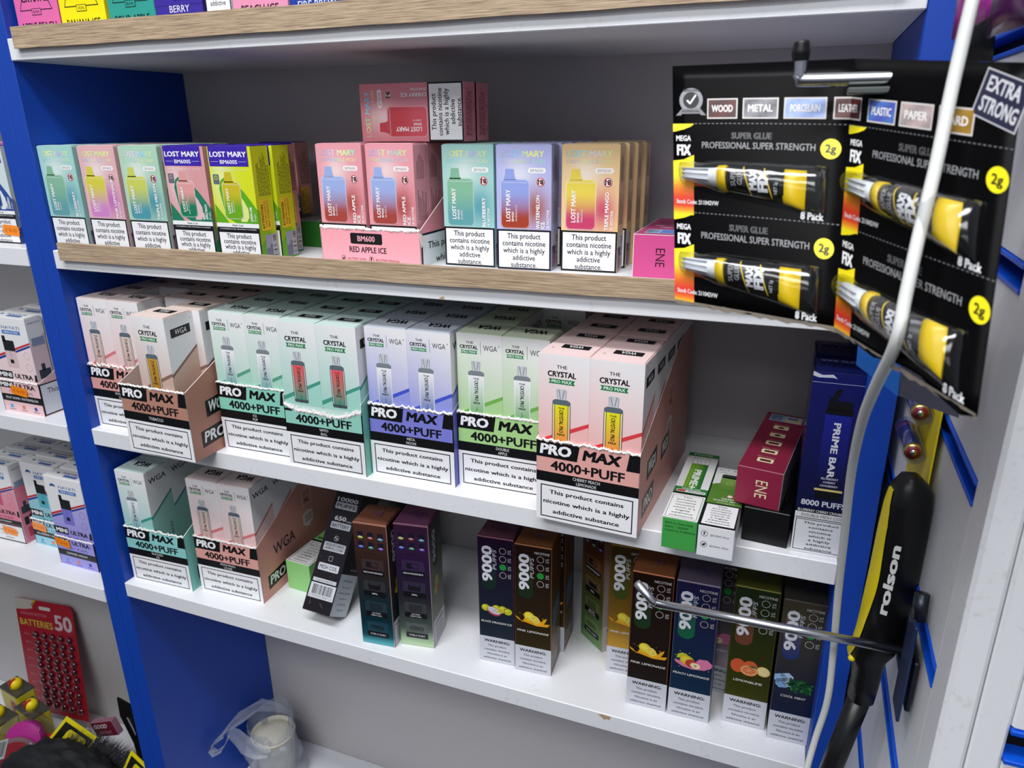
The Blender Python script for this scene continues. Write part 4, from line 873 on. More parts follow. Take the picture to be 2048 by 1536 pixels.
icon_box('coppery brown to teal foil box with icons, right of the leaning black box', 0.3855, 0.0088, 5.5, [(0, '#6e4436'), (0.3, '#46302c'), (0.55, '#2c3a3e'), (0.8, '#123e4e'), (0.94, '#1a6878'), (1, '#5ab4bc')], '#a86a50', ('#3a1a16', '#14262e'))
icon_box('purple to pale green foil box with icons, right of the coppery one', 0.4315, 0.0227, 8.0, [(0, '#553050'), (0.3, '#3c2150'), (0.6, '#34323e'), (0.85, '#5c6a62'), (0.95, '#98b490'), (1, '#bcd8ac')], '#9a5a86', ('#2e1424', '#7c8474'))
DK = ('#2a1822', '#3c3018')
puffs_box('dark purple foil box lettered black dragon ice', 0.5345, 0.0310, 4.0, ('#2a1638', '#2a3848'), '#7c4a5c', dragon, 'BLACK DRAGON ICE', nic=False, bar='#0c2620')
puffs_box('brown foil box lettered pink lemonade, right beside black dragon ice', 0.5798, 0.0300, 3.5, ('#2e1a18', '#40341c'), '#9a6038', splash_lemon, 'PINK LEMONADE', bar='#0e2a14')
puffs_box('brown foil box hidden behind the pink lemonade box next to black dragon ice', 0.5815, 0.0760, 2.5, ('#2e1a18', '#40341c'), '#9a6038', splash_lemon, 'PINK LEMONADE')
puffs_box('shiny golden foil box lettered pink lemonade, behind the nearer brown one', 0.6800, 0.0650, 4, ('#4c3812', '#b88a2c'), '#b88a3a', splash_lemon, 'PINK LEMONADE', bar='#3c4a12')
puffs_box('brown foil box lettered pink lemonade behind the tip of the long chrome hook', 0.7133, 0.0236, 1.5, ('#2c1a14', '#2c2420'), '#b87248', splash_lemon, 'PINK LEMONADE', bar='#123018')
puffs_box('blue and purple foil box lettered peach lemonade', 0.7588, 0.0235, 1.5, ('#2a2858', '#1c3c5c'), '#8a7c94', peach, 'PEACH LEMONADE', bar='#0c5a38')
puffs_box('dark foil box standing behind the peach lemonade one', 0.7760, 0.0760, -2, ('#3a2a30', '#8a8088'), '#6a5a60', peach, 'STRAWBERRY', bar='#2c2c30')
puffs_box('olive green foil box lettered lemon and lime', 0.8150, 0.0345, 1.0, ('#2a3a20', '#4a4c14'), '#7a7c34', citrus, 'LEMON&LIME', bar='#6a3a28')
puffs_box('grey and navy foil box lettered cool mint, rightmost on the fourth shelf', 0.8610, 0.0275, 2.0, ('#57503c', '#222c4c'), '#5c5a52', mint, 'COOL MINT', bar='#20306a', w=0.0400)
icon_box('orange and green foil box turned sideways, behind and left of the golden one', 0.6337, 0.1199, -38, [(0, '#5a2a14'), (0.3, '#7a4a24'), (0.6, '#5a6030'), (1, '#7aa468')], '#8a5a34', ('#7a3c1c', '#a8a4a0'))
# black box leaning back to the right
def leaning():
    w, d, h = 0.0428, 0.0390, 0.178
    o = carton('vape_box', w, d, h, {'front': '#17131a', 'right': '#1a171c', 'top': '#141216', 'left': '#141216', 'all': '#131115'}, M_GLOSS)
    A = Art(w, h); random.seed(8)
    for _ in range(34):
        u, v = random.uniform(0.05, 0.95), random.uniform(0.02, 0.98); A.line(u, v, u+random.uniform(-.15, .15), v+random.uniform(-.03, .03), 0.0004, random.choice(('#7a1c30', '#8a6a3c', '#5a1426', '#4a3a2a')), 1)
    def lab(t, v, hh, ww, s=None, u=0.5):
        A.rrect(u-ww/2, v-hh/2, u+ww/2, v+hh/2, 0.0014, '#bcbec4', 2); ts = t.split('|')
        for j, q in enumerate(ts): A.text(q, u, v+(j-(len(ts)-1)/2)*hh*0.42, hh*(0.52 if len(ts) == 1 else 0.30), '#17151a', 3, w=ww*0.86, bold=0.01)
    A.text('20', 0.42, 0.055, 0.027, '#c4c4ca', 3, w=0.26, bold=0.02); A.text('(ML)', 0.66, 0.064, 0.013, '#a4a4aa', 3, w=0.14); lab('E-LIQUID', 0.105, 0.042, 0.70)
    A.text('10000', 0.5, 0.185, 0.028, '#c4c4ca', 3, w=0.76, bold=0.03); lab('PUFFS', 0.232, 0.050, 0.78)
    A.text('650', 0.42, 0.325, 0.030, '#c4c4ca', 3, w=0.42, bold=0.03); A.text('MAH', 0.75, 0.338, 0.013, '#a4a4aa', 3, w=0.18, bold=0.02); lab('BATTERY', 0.378, 0.048, 0.72)
    A.ring(0.48, 0.47, 0.0034, 0.0006, '#c4c4ca', 3); A.line(0.43, 0.462, 0.53, 0.478, 0.0012, '#c4c4ca', 3); lab('ADJUSTABLE|AIRFLOW', 0.535, 0.062, 0.78)
    A.frame(0.42, 0.60, 0.56, 0.635, 0.0005, '#a4a4aa', 3); lab('MESH COIL', 0.682, 0.052, 0.74)
    A.rect(0.08, 0.765, 0.92, 0.79, '#b8bac0', 2); A.text('License No.5144030170', 0.5, 0.778, 0.010, '#222226', 3, w=0.6); A.rect(0.06, 0.80, 0.96, 0.905, '#c4c6ca', 2)
    barcode(A, 0.16, 0.81, 0.88, 0.877, 30, layer=3); A.text('6 975732 940113', 0.5, 0.890, 0.012, '#17151a', 3, w=0.80)
    A.emit('front_print', o, *fr_front(w, d, h))
    B = Art(d, h); B.rect(0.0, 0.70, 1, 0.998, '#b6b8c0', 1); B.text('BAT.BOX', 0.7, 0.665, 0.011, '#b8b8bc', 1, w=0.4); B.text('WARNING', 0.5, 0.745, 0.017, '#1c1c22', 2, w=0.56)
    for i, s in enumerate(('This product', 'contains nicotine.', 'Nicotine is', 'an addictive', 'chemical.')): B.text(s, 0.5, 0.79+0.040*i, 0.014, '#3c3c44', 2, w=(0.5, 0.72, 0.42, 0.50, 0.36)[i])
    B.emit('warning_label', o, *fr_right(w, d, h))
    tag(o, 'black glossy box leaning steeply backwards, with white labels and a barcode', 'box', G9)
    p0 = Vector((0.2945, 0.0118, 0.0150)); ax = Vector((0.0434, -0.0020, 0.0)).normalized()
    up = Vector((-0.003, 0.590, 0.800)); up = (up-ax*up.dot(ax)).normalized(); 
    # roll to the right about the depth axis, pitch backwards
    up = (up+ax*0.0).normalized(); ax2 = (ax-up*ax.dot(up)).normalized(); dep = up.cross(ax2)
    o.matrix_world = Matrix(((ax2.x, dep.x, up.x, p0.x), (ax2.y, dep.y, up.y, p0.y), (ax2.z, dep.z, up.z, p0.z+0.0085), (0, 0, 0, 1)))
leaning()
# green box lying with its end forward, left of the leaning one
g = tag(carton('vape_box', 0.0400, 0.135, 0.0440, {'front': '#8cc878', 'top': '#78bd68', 'right': '#7cbc6c', 'all': '#86c474'}), 'light green box lying on the fourth shelf with a white nicotine label on top', 'box')
A = Art(0.040, 0.135); A.rect(0.0, 0.585, 1, 0.995, '#dfe0de', 1); A.frame(0.05, 0.64, 0.95, 0.975, 0.0007, '#222222', 2)
for i, s in enumerate(('This product', 'contains', 'nicotine', 'which is', 'a highly', 'addictive', 'substance')): A.text(s, 0.5, 0.668+0.045*i, 0.021, '#1c1c20', 2, w=(0.72, 0.5, 0.46, 0.5, 0.46, 0.52, 0.58)[i], bold=0.01)
A.text('DOUBLE MESH COIL', 0.5, 0.612, 0.016, '#222222', 2, w=0.85); A.rect(0, 0.555, 1, 0.585, '#151a16', 1); A.text('8000 PUFFS', 0.5, 0.51, 0.030, '#16301a', 2, w=0.8, bold=0.03); A.rrect(0.3, 0.08, 0.7, 0.45, 0.004, '#2c5c38', 2)
A.emit('top_print', g, *fr_top(0.040, 0.135, 0.0440)); place(g, 0.2262, 0.0710, Z4, -3)
slabm = tag(carton('vape_box', 0.06, 0.045, 0.17, {'front': '#141216', 'all': '#0f0e12'}, M_GLOSS), 'black box in the shade at the back, behind the leaning box', 'box'); place(slabm, 0.318, 0.168, Z4, 6)

# ------------------------------------------------------------ right end of the third shelf
def lying(label, x, y, rz, w, d, h, cols, top, front=None, side=None, z=Z3, ry=0, rx=0):
    o = tag(carton('vape_box', w, d, h, cols), label, 'box'); A = Art(w, d); top(A); A.emit('top_print', o, *fr_top(w, d, h))
    if front: A = Art(w, h); front(A); A.emit('front_print', o, *fr_front(w, d, h))
    if side: A = Art(d, h); side(A); A.emit('side_print', o, *fr_right(w, d, h))
    return place(o, x, y, z+0.0001, rz, rx, ry)
W8 = ['This', 'product', 'contains', 'nicotine', 'which is a', 'highly', 'addictive', 'substance']
def prime(A):
    A.rect(0, 0, 1, 0.06, '#2f7d3c', 1); A.text('PRIME', 0.5, 0.03, 0.028, '#c8e0c8', 2, w=0.62); A.rect(0, 0.06, 1, 0.60, '#e2e2e0', 1)
    A.rrect(0.20, 0.09, 0.78, 0.20, 0.003, '#c8cac8', 2); A.rrect(0.24, 0.10, 0.74, 0.19, 0.003, '#e6e8e6', 3)
    for u in (0.34, 0.46, 0.62): A.line(u, 0.10, 0.3+(u-0.2)*0.8, 0.19, 0.0004, '#8a8c8a', 4)
    A.rect(0.22, 0.185, 0.76, 0.60, lambda u, v: mix('#8ab83a', '#157034', (u-0.22)*2.6), 3)
    for u in (0.26, 0.34, 0.66, 0.73): A.rect(u, 0.185, u+0.012, 0.60, '#0f4a26', 4)
    A.text('PRIME+', 0.50, 0.43, 0.22, '#e8f0e8', 5, w=0.30, rot=-90, bold=0.04)
    A.rect(0, 0.565, 1, 0.655, '#2f7d3c', 4); A.text('LEMON LIME', 0.5, 0.585, 0.018, '#d8ead8', 5, w=0.56, bold=0.02); A.rrect(0.08, 0.603, 0.95, 0.638, 0.0018, '#dfe2df', 5); A.rrect(0.10, 0.608, 0.36, 0.633, 0.0014, '#c23434', 6); A.text('20MG/2ML', 0.64, 0.62, 0.016, '#222', 6, w=0.5) if False else A.text('2%NICOTINE', 0.66, 0.62, 0.016, '#222222', 6, w=0.5, bold=0.02)
    A.rect(0, 0.645, 1, 0.67, '#1a1e1a', 5); A.rect(0, 0.67, 1, 1, '#e6e6e4', 5); A.frame(0.05, 0.685, 0.95, 0.985, 0.0004, '#222222', 6)
    for i, s in enumerate(W8): A.text(s, 0.5, 0.71+0.0355*i, 0.0150, '#1a1a1e', 6, w=(0.28, 0.56, 0.58, 0.56, 0.66, 0.42, 0.62, 0.68)[i], bold=0.012)
def primef(A):
    for i, s in enumerate(('Batch no: Prime 0528', 'Expiry   : 2025/07', 'License no: 5144030143')): A.text(s, 0.10, 0.15+0.12*i, 0.06, '#143c18', 1, w=(0.78, 0.66, 0.86)[i], align='l', bold=0.01)
lying('white and green lying box with its green end forward, beside the big pink carton', 0.7475, -0.0271, -1.0, 0.0315, 0.150, 0.0315, {'front': '#3f9a46', 'top': '#e6e6e4', 'right': '#2c7a3a', 'left': '#e6e6e4', 'all': '#3f9a46'}, prime, primef)
def elf(A):
    A.rect(0, 0, 1, 0.62, '#d9dad8', 1); A.text('E L F   B A R', 0.5, 0.04, 0.02, '#3a3c3e', 2, w=0.8); A.text('DISPOSABLE', 0.5, 0.09, 0.014, '#55575a', 2, w=0.7)
    A.poly([(0, 0.32), (0.35, 0.27), (1, 0.27), (1, 0.66), (0, 0.66)], '#557f32', 2); A.rrect(0.22, 0.12, 0.80, 0.19, 0.003, '#2e3234', 3); A.rect(0.22, 0.17, 0.80, 0.42, lambda u, v: mix('#7a9c4a', '#4c7a2c', (v-0.17)*5), 3)
    A.ring(0.5, 0.28, 0.003, 0.0004, '#bcd09c', 4); A.ring(0.62, 0.50, 0.0030, 0.0006, '#c84a3c', 5); A.disc(0.62, 0.50, 0.0024, '#e6e6e0', 4)
    A.text('GREEN', 0.6, 0.55, 0.018, '#e6ecdc', 5, w=0.42, bold=0.02); A.text('GUMMY BEAR', 0.55, 0.585, 0.018, '#e6ecdc', 5, w=0.76, bold=0.02); A.text('20mg/ml', 0.55, 0.62, 0.014, '#e6ecdc', 5, w=0.5)
    A.rect(0, 0.645, 1, 1, '#1a1c20', 4); A.rect(0.05, 0.665, 0.95, 0.975, '#e6e6e8', 5)
    for i, s in enumerate(('This', 'product', 'contains', 'nicotine', 'which is', 'a highly', 'addictive', 'substance.')): A.text(s, 0.5, 0.69+0.036*i, 0.0155, '#1a1a1e', 6, w=(0.28, 0.52, 0.58, 0.54, 0.55, 0.50, 0.60, 0.70)[i], bold=0.015)
def elff(A):
    for v, t, g_ in ((0.25, '@ELFBAR.Official', 'f'), (0.60, '@ELFBAR_Official', 'y')): A.ring(0.18, v, 0.0030, 0.0004, '#2a2a2e', 1); (A.text('f', 0.18, v, 0.10, '#222226', 1, bold=0.05) if g_ == 'f' else bird(A, 0.18, v, 0.0019, '#222226', 1)); A.text(t, 0.34, v+0.02, 0.055, '#3a3a40', 1, w=0.52, align='l')
lying('white lying box with a green top and two round social media icons', 0.7803, -0.0298, -1.2, 0.0317, 0.125, 0.0312, {'front': '#e2e2e6', 'top': '#e6e6e6', 'right': '#d6d8dc', 'all': '#e2e2e6'}, elf, elff)
def blk(A): fine(A, 0.1, 0.1, 0.9, 0.8, 8, '#2a2a30', True, 3, 0.2)
lying('glossy black lying box underneath the maroon box', 0.8158, 0.0118, -4.5, 0.0405, 0.128, 0.0347, {'all': '#050506', 'front': '#040405'}, blk)
def ene(A):
    A.rect(0.12, 0.03, 0.92, 0.16, '#8aa0b8', 1); barcode(A, 0.16, 0.05, 0.42, 0.145, 14, '#2c3a66', layer=2); A.rect(0.50, 0.045, 0.88, 0.15, '#c8b48a', 2); A.rect(0.54, 0.06, 0.80, 0.10, '#4c70b4', 3)
    for i in range(5):
        v = 0.27+0.145*i; A.rrect(0.32, v-0.028, 0.68, v+0.036, 0.0015, '#ddd8a8', 1); A.disc(0.5, v+0.005, 0.0032, '#5c1c2c', 2, ry=0.0024) if i in (0, 1) else A.rrect(0.38, v-0.010, 0.62, v+0.020, 0.0008, '#5c1c2c', 2); A.text(('800 PUFFS', 'TYPE-C', 'CAPACITY', 'MESH COIL', 'BATTERY')[i], 0.5, v-0.048, 0.010, '#c8b49a', 1, w=0.4)
def enef(A): A.text('ENE', 0.56, 0.52, 0.26, '#e6dcb0', 1, w=0.46, rot=-90)
def enes(A): A.rect(0.0, 0, 1, 1, '#9a9498', 0); fine(A, 0.05, 0.1, 0.9, 0.9, 6, '#4a444a', False, 4, 0.3)
lying('maroon box resting on top of the black box, its end forward', 0.8056, 0.0176, -7.0, 0.0405, 0.150, 0.0378, {'front': '#8c2040', 'top': '#84203c', 'right': '#a09a9e', 'all': '#8c2040'}, ene, enef, enes, z=Z3+0.0350, ry=1.2)
def navy(label, x, y, h, front=True):
    w, d = 0.0455, 0.0405
    o = carton('vape_box', w, d, h, {'front': '#0c1252', 'top': '#0c1144', 'right': '#0c1038', 'left': '#0e1348', 'all': '#0c1144'}, M_GLOSS); flap(w, d, h, '#0e1448', o, M_GLOSS, lift=0.004)
    if front:
        A = Art(w, h); A.grid(0, 0, 1, 0.735, 4, 10, lambda u, v: mix('#0d1560', '#07091f', v*1.1-0.1), 0)
        A.poly([(0.0, 0.0), (0.16, 0.016), (0.34, 0.010), (0.42, 0.03), (0.34, 0.026), (0.1, 0.03), (0.0, 0.022)], '#c8ccd8', 1); A.rect(0, 0.052, 1, 0.055, '#9aa0c4', 1)
        A.poly([(0.36, 0.135), (0.46, 0.075), (0.54, 0.085), (0.46, 0.145)], '#0c0d12', 2); A.poly([(0.30, 0.118), (0.42, 0.140), (0.36, 0.147)], '#0c0d12', 2)
        A.rrect(0.32, 0.142, 0.74, 0.19, 0.0008, lambda u, v: mix('#1c1e24', '#06070a', abs(u-0.55)*4), 3); A.rrect(0.30, 0.186, 0.76, 0.215, 0.0008, '#0a0b10', 3)
        A.rect(0.30, 0.21, 0.76, 0.655, lambda u, v: ramp([(0.3, '#1a2390'), (0.5, '#0f1140'), (0.62, '#07080c')], v), 3); A.rrect(0.31, 0.62, 0.75, 0.675, 0.0012, '#08090c', 4); A.rect(0.28, 0.618, 0.78, 0.630, '#d8c47a', 5)
        A.text('PRIME BAR', 0.53, 0.405, 0.115, '#d8dae0', 5, w=0.30, rot=-90, bold=0.035)
        for i, s in enumerate(('BLUEBERRY', 'CHERRY', 'CRANBERRY')): A.text(s, 0.53, 0.560+0.020*i, 0.011, '#c8cad4', 5, w=(0.30, 0.22, 0.32)[i], bold=0.02)
        A.text('8000 PUFFS', 0.48, 0.705, 0.030, '#cfd2de', 3, w=0.80, bold=0.03)
        A.rect(0, 0.738, 1, 0.762, '#08090c', 2); A.text('BLUEBERRY CHERRY CRANBERRY', 0.5, 0.750, 0.014, '#d8d8dc', 3, w=0.92, bold=0.02)
        A.rect(0, 0.762, 1, 0.999, '#dcdde0', 2); A.text('DOUBLE MESH COIL', 0.5, 0.778, 0.016, '#222226', 3, w=0.76); A.rect(0.02, 0.793, 0.98, 0.797, '#222226', 3); A.frame(0.03, 0.803, 0.97, 0.985, 0.0006, '#222226', 3)
        for i, s in enumerate(('This product', 'contains', 'nicotine', 'which is', 'a highly', 'addictive', 'substance')): A.text(s, 0.5, 0.822+0.0250*i, 0.0125, '#1a1a1e', 4, w=(0.64, 0.44, 0.40, 0.42, 0.40, 0.46, 0.50)[i], bold=0.01)
        A.emit('front_print', o, *fr_front(w, d, h))
    A = Art(w, d); A.text('PRIME BAR', 0.5, 0.5, 0.14, '#5a62a0', 1, w=0.78, rot=180, bold=0.02); A.emit('lid_print', o, (0, d, h+0.0042), (1, 0, 0), (0, -1, 0))
    tag(o, label, 'box'); return place(o, x, y, Z3+0.0001, 0.6)
navy('navy blue box with a pictured black flask, standing on the third shelf', 0.8595, 0.0082, 0.1725)
navy('navy blue box standing directly behind the navy box with the pictured flask', 0.8600, 0.0510, 0.1760, False)
slabm = tag(carton('vape_box', 0.05, 0.06, 0.034, {'all': '#121114'}), 'dark wrapped box in the shade behind the glossy black box', 'box'); place(slabm, 0.812, 0.160, Z3, -10)

# ------------------------------------------------------------ top shelf
def top_box(x0, x1, bg, flavour, ink, y=0.0125, h=0.128, extra=None, label='', side=None):
    w = x1-x0; d = 0.032
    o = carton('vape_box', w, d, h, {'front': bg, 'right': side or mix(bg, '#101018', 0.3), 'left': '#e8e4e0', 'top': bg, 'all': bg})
    flap(w, d, h, bg, o); A = Art(w, h)
    if extra == 'warn':
        A.rect(0, 0, 1, 1, '#ececee', 1); A.frame(0, 0, 1, 1, 0.0012, '#17171b', 2)
        for i, s in enumerate(('contains', 'nicotine', 'which is', 'a highly', 'addictive', 'substance')): A.text(s, 0.5, 0.58+0.066*i, 0.035, '#1c1c20', 3, maxw=0.86, stretch=0.8)
    else:
        A.text('THE', 0.5, 0.50, 0.03, ink, 2); A.text('CRYSTAL', 0.5, 0.690, 0.058, ink, 3, w=0.62, bold=0.03)
        A.poly([(0.14, 0.60), (0.86, 0.60), (0.80, 0.69), (0.88, 0.785), (0.12, 0.785), (0.20, 0.69)], ink, 1); A.poly([(0.16, 0.607), (0.84, 0.607), (0.78, 0.69), (0.86, 0.778), (0.14, 0.778), (0.22, 0.69)], bg, 2)
        A.rect(0.39, 0.770, 0.61, 0.822, ink, 3); A.rect(0.40, 0.775, 0.60, 0.817, bg, 4); A.text('BAR' if extra != 'o' else 'ORIGINAL', 0.5, 0.796, 0.022, ink, 5, w=0.15)
        if extra == 'b': A.text(flavour.split('|')[0], 0.52, 0.862, 0.048, '#dedcf0', 6, w=0.42, bold=0.01); A.text(flavour.split('|')[1], 0.52, 0.930, 0.044, '#dedcf0', 6, w=0.86, bold=0.01)
        else: A.text(flavour, 0.5, 0.905, 0.055, ink, 3, w=min(0.84, 0.075*len(flavour)), bold=0.012)
        if extra == 'b': A.rect(0, 0.58, 1, 0.835, bg, 5)
    A.emit('front_print', o, *fr_front(w, d, h)); tag(o, label, 'box', 'row of boxes on the top shelf'); place(o, x0, y, Z1+0.0001)
top_box(0.0045, 0.0690, '#e06aa6', 'APPLE PEACH', '#2a1420', label='magenta pink box lettered apple peach at the left end of the top shelf')
top_box(0.0712, 0.1355, '#f4e400', 'BANANA ICE', '#2a2608', extra='o', label='bright yellow box lettered banana ice on the top shelf')
top_box(0.1400, 0.2030, '#2d9a8c', 'SOUR APPLE', '#0e2826', label='teal box lettered sour apple on the top shelf')
top_box(0.2036, 0.2640, '#3a2a96', 'BERRY|COTTON CANDY', '#dedcf0', extra='b', label='violet box lettered berry cotton candy on the top shelf')
top_box(0.2680, 0.2990, '#ececee', '', '#222222', extra='warn', label='narrow white box side with a nicotine warning on the top shelf')
top_box(0.3004, 0.3646, '#e294b2', 'PEACH ICE', '#3a1a26', label='pale pink box lettered peach ice on the top shelf')
top_box(0.3660, 0.4280, '#1c3a98', 'FIRE BREW', '#d8dcf0', label='navy box lettered fire brew on the top shelf, rightmost in view')
for k, (a, b, c) in enumerate(((0.4300, 0.4920, '#c8443c'), (0.4935, 0.5560, '#4a9a3c'))): top_box(a, b, c, ('CHERRY', 'KIWI')[k], '#f0f0f0', label='%s box further right on the top shelf, above the frame' % ('red', 'green')[k])

# ------------------------------------------------------------ left bay
HW, HD, HH = 0.0760, 0.0240, 0.1360
GH = 'tall white-topped boxes in the left bay'
def sticker(parent, x, y, z, w=0.030, h=0.013, rot=4, nrm='front', text='£ 6-00'):
    A = Art(w, h); A.rrect(0, 0, 1, 1, 0.0022, '#f58a1e', 0); A.text(text, 0.5, 0.5, 0.36, '#b4560c', 1, w=0.72)
    for u in (0.0, 1.0): A.disc(u, 0.5, 0.0014, '#e87c14', 1, 8)
    a = math.radians(rot); return A.emit('price_sticker', parent, (x, y, z), (math.cos(a), 0, -math.sin(a)), (-math.sin(a), 0, -math.cos(a)), m=M_GLOSS)
def hayati(col, fl, h=HH, w=HW, front=True, side=True, bottom_label=False, d=HD):
    o = carton('vape_box', w, d, h, {'front': '#e9e8e8', 'top': '#dddcda', 'left': '#e0dfdf', 'right': mix(col, '#c8c0c0', 0.25), 'all': '#dddddd'})
    flap(w, d, h, '#e0dfdd', o)
    A = Art(w, d); A.text('HAYATI', 0.60, 0.45, 0.20, '#3c5a9c', 1, w=0.46, rot=0); A.rect(0.48, 0.62, 0.82, 0.84, '#4a6ab0', 1); A.disc(0.25, 0.5, 0.003, '#3c5a9c', 1, ry=0.002); A.emit('lid_print', o, (0, d, h+0.0013), (1, 0, 0), (0, -1, 0))
    if front:
        A = Art(w, h); A.poly([(0, 0.45), (1, 0.265), (1, 1), (0, 1)], lambda u, v: mix(mix(col, '#f0eef2', 0.35), col, (v-0.35)*2), 1)
        A.poly([(0, 0.42), (1, 0.235), (1, 0.255), (0, 0.445)], '#c8343c', 2); A.poly([(0, 0.45), (1, 0.262), (1, 0.282), (0, 0.475)], '#2a3c96', 2)
        for a in range(7):
            t = PI*(0.05+0.15*a); A.disc(0.215+0.05*math.cos(t), 0.105-0.018*math.sin(t), 0.0022, '#2f62ae', 2, 8, ry=0.0011, a=-t)
        A.text('HAYATI', 0.60, 0.100, 0.032, '#3c5a9c', 2, w=0.46); A.rect(0.36, 0.130, 0.82, 0.168, '#4a78bc', 2); A.text('MINI ULTRA', 0.59, 0.149, 0.018, '#e8ecf4', 3, w=0.36, bold=0.02)
        A.rrect(0.32, 0.19, 0.40, 0.25, 0.001, '#16181a', 4); A.rrect(0.32, 0.235, 0.60, 0.345, 0.0012, '#1c1f22', 4); A.rect(0.32, 0.325, 0.60, 0.52, mix(col, '#2a6a78', 0.15), 3); A.rrect(0.41, 0.435, 0.50, 0.475, 0.0008, '#14201a', 5); A.line(0.46, 0.34, 0.46, 0.42, 0.0004, '#2c3c4c', 5)
        for v in (0.38, 0.50): A.ring(0.86, v, 0.0055, 0.0004, mix(col, '#5a2c3c', 0.5), 3)
        A.poly([(0, 0.565), (0.38, 0.565), (0.365, 0.645), (0, 0.645)], '#0f0f12', 4); A.text('MINI', 0.19, 0.605, 0.045, '#eeeeee', 5, w=0.31, bold=0.04)
        A.text('ULTRA', 0.66, 0.607, 0.045, '#121216', 5, w=0.46, bold=0.035); A.poly([(0.95, 0.57), (1, 0.57), (1, 0.645), (0.93, 0.645)], '#0f0f12', 5)
        A.text('1500+ PUFFS', 0.52, 0.675, 0.028, mix(col, '#4a3a5a', 0.55), 5, w=0.58, bold=0.01)
        A.rect(0, 0.705, 1, 0.765, '#0f0f12', 4); A.text(fl, 0.5, 0.735, 0.022, '#d8d8dc', 5, w=min(0.8, 0.045*len(fl)), bold=0.01)
        if bottom_label:
            A.rect(0, 0.77, 1, 1, '#0f0f12', 4); A.rect(0.0, 0.785, 0.975, 0.985, '#e4e4e6', 5)
            for i, s in enumerate(('This product', 'contains nicotine which', 'is a highly addictive', 'substance.')): A.text(s, 0.55, 0.815+0.045*i, 0.026, '#1a1a1e', 6, maxw=0.9, stretch=0.9)
        A.emit('front_print', o, *fr_front(w, d, h))
    if side:
        A = Art(d, h); A.poly([(0, 0), (1, 0), (1, 0.17), (0, 0.26)], '#e4e3e3', 1); A.rect(0.15, 0.20, 0.9, 0.28, '#8a94ae', 2); A.text('HAYATI', 0.5, 0.05, 0.02, '#2a3c6a', 2, w=0.7); A.rrect(0.2, 0.53, 0.9, 0.62, 0.001, '#3c424a', 2); A.rrect(0.4, 0.47, 0.62, 0.54, 0.001, '#3c424a', 2); A.rrect(0.25, 0.67, 0.55, 0.77, 0.001, '#2c2c34', 2); A.rrect(0.62, 0.66, 0.92, 0.76, 0.001, '#2c2c34', 2); A.rrect(0.35, 0.81, 0.9, 0.93, 0.001, mix(col, '#8a2a34', 0.5), 2)
        A.emit('side_print', o, *fr_right(w, d, h))
    return o
def hay_tray(col, fl, label, x, y, z, rz=0, w=0.0785, d=0.19, hf=0.047, hb=0.10):
    t, pf = open_tray(w, d, hf, hb, 0.12, mix(col, '#ffffff', 0.1), col, '#dcdcdc', tear=0.0009, seed=int(abs(x)*1000))
    A = Art(w, hf); A.poly([(0, 0.05), (0.38, 0.05), (0.365, 0.24), (0, 0.24)], '#0f0f12', 1); A.text('MINI', 0.19, 0.14, 0.12, '#eeeeee', 2, w=0.31, bold=0.04); A.text('ULTRA', 0.66, 0.15, 0.13, '#121216', 2, w=0.46, bold=0.035)
    A.text('1500+ PUFFS', 0.52, 0.35, 0.085, mix(col, '#4a3a5a', 0.55), 2, w=0.58, bold=0.01); A.rect(0, 0.44, 1, 0.66, '#0f0f12', 1); A.text(fl, 0.5, 0.55, 0.075, '#d8d8dc', 2, w=min(0.8, 0.045*len(fl)), bold=0.01)
    for u, c in ((0.2, '#4aa0d8'), (0.5, '#d87a5a'), (0.8, '#2a4a9c')): A.rrect(u-0.035, 0.76, u+0.035, 0.87, 0.0008, c, 1); A.rect(u-0.08, 0.905, u+0.08, 0.925, '#5a5a70', 1)
    A.emit('front_print', t, *fr_front(w, 0, hf))
    A = Art(0.10, 0.045); A.rect(0, 0.0, 1, 1, '#15151a', 1); A.rect(0.02, 0.04, 0.98, 0.96, '#dadbe0', 2); A.text('This product', 0.36, 0.26, 0.17, '#1a1a1e', 3, w=0.5); A.text('which is', 0.45, 0.60, 0.17, '#1a1a1e', 3, w=0.35); A.emit('warning_label', t, (w, 0.0, 0.046), (0, 1, 0), (0, 0, -1))
    tag(t, label, 'carton'); place(t, x, y, z, rz); return t
t = hay_tray('#e4b8b8', 'FRUIT BOMB / WATERMELON', 'pale pink carton with an orange price sticker in the left bay', -0.182, 0.0140, LZ[2])
sticker(t, 0.0245, -0.0012, 0.041, rot=6)
ords = ['front', 'second', 'third', 'fourth', 'fifth', 'sixth']
for k in range(6):
    b = hayati('#e9c9c9', 'FRUIT BOMB', front=(k == 0), w=0.0755); tag(b, 'white box of fruit bomb flavour in the pale pink carton, %s from the front' % ords[k], 'box', GH); place(b, -0.1795, 0.0155+k*0.0272, LZ[2]+0.0012)
t = hay_tray('#7fc4d4', 'BLUEBERRY RASPBERRY', 'light blue carton with an orange price sticker in the left bay', -0.2560, 0.0560, LZ[3], w=0.0785, d=0.165, hf=0.046)
sticker(t, 0.003, -0.0012, 0.041, rot=6)
for k in range(4):
    b = hayati('#5ab4c4', 'BLUEBERRY', h=0.1420, front=(k == 0), w=0.0755); tag(b, 'white and light blue box in the light blue carton, %s from the front' % ords[k], 'box', GH); place(b, -0.2540, 0.0580+k*0.0275, LZ[3]+0.0012)
t = hay_tray('#8e86dc', 'SUMMER DREAM', 'violet carton marked summer dream beside the left upright, with a price sticker', -0.1665, 0.0285, LZ[3], w=0.0785, hf=0.0490)
sticker(t, 0.0005, -0.0012, 0.0470, rot=6)
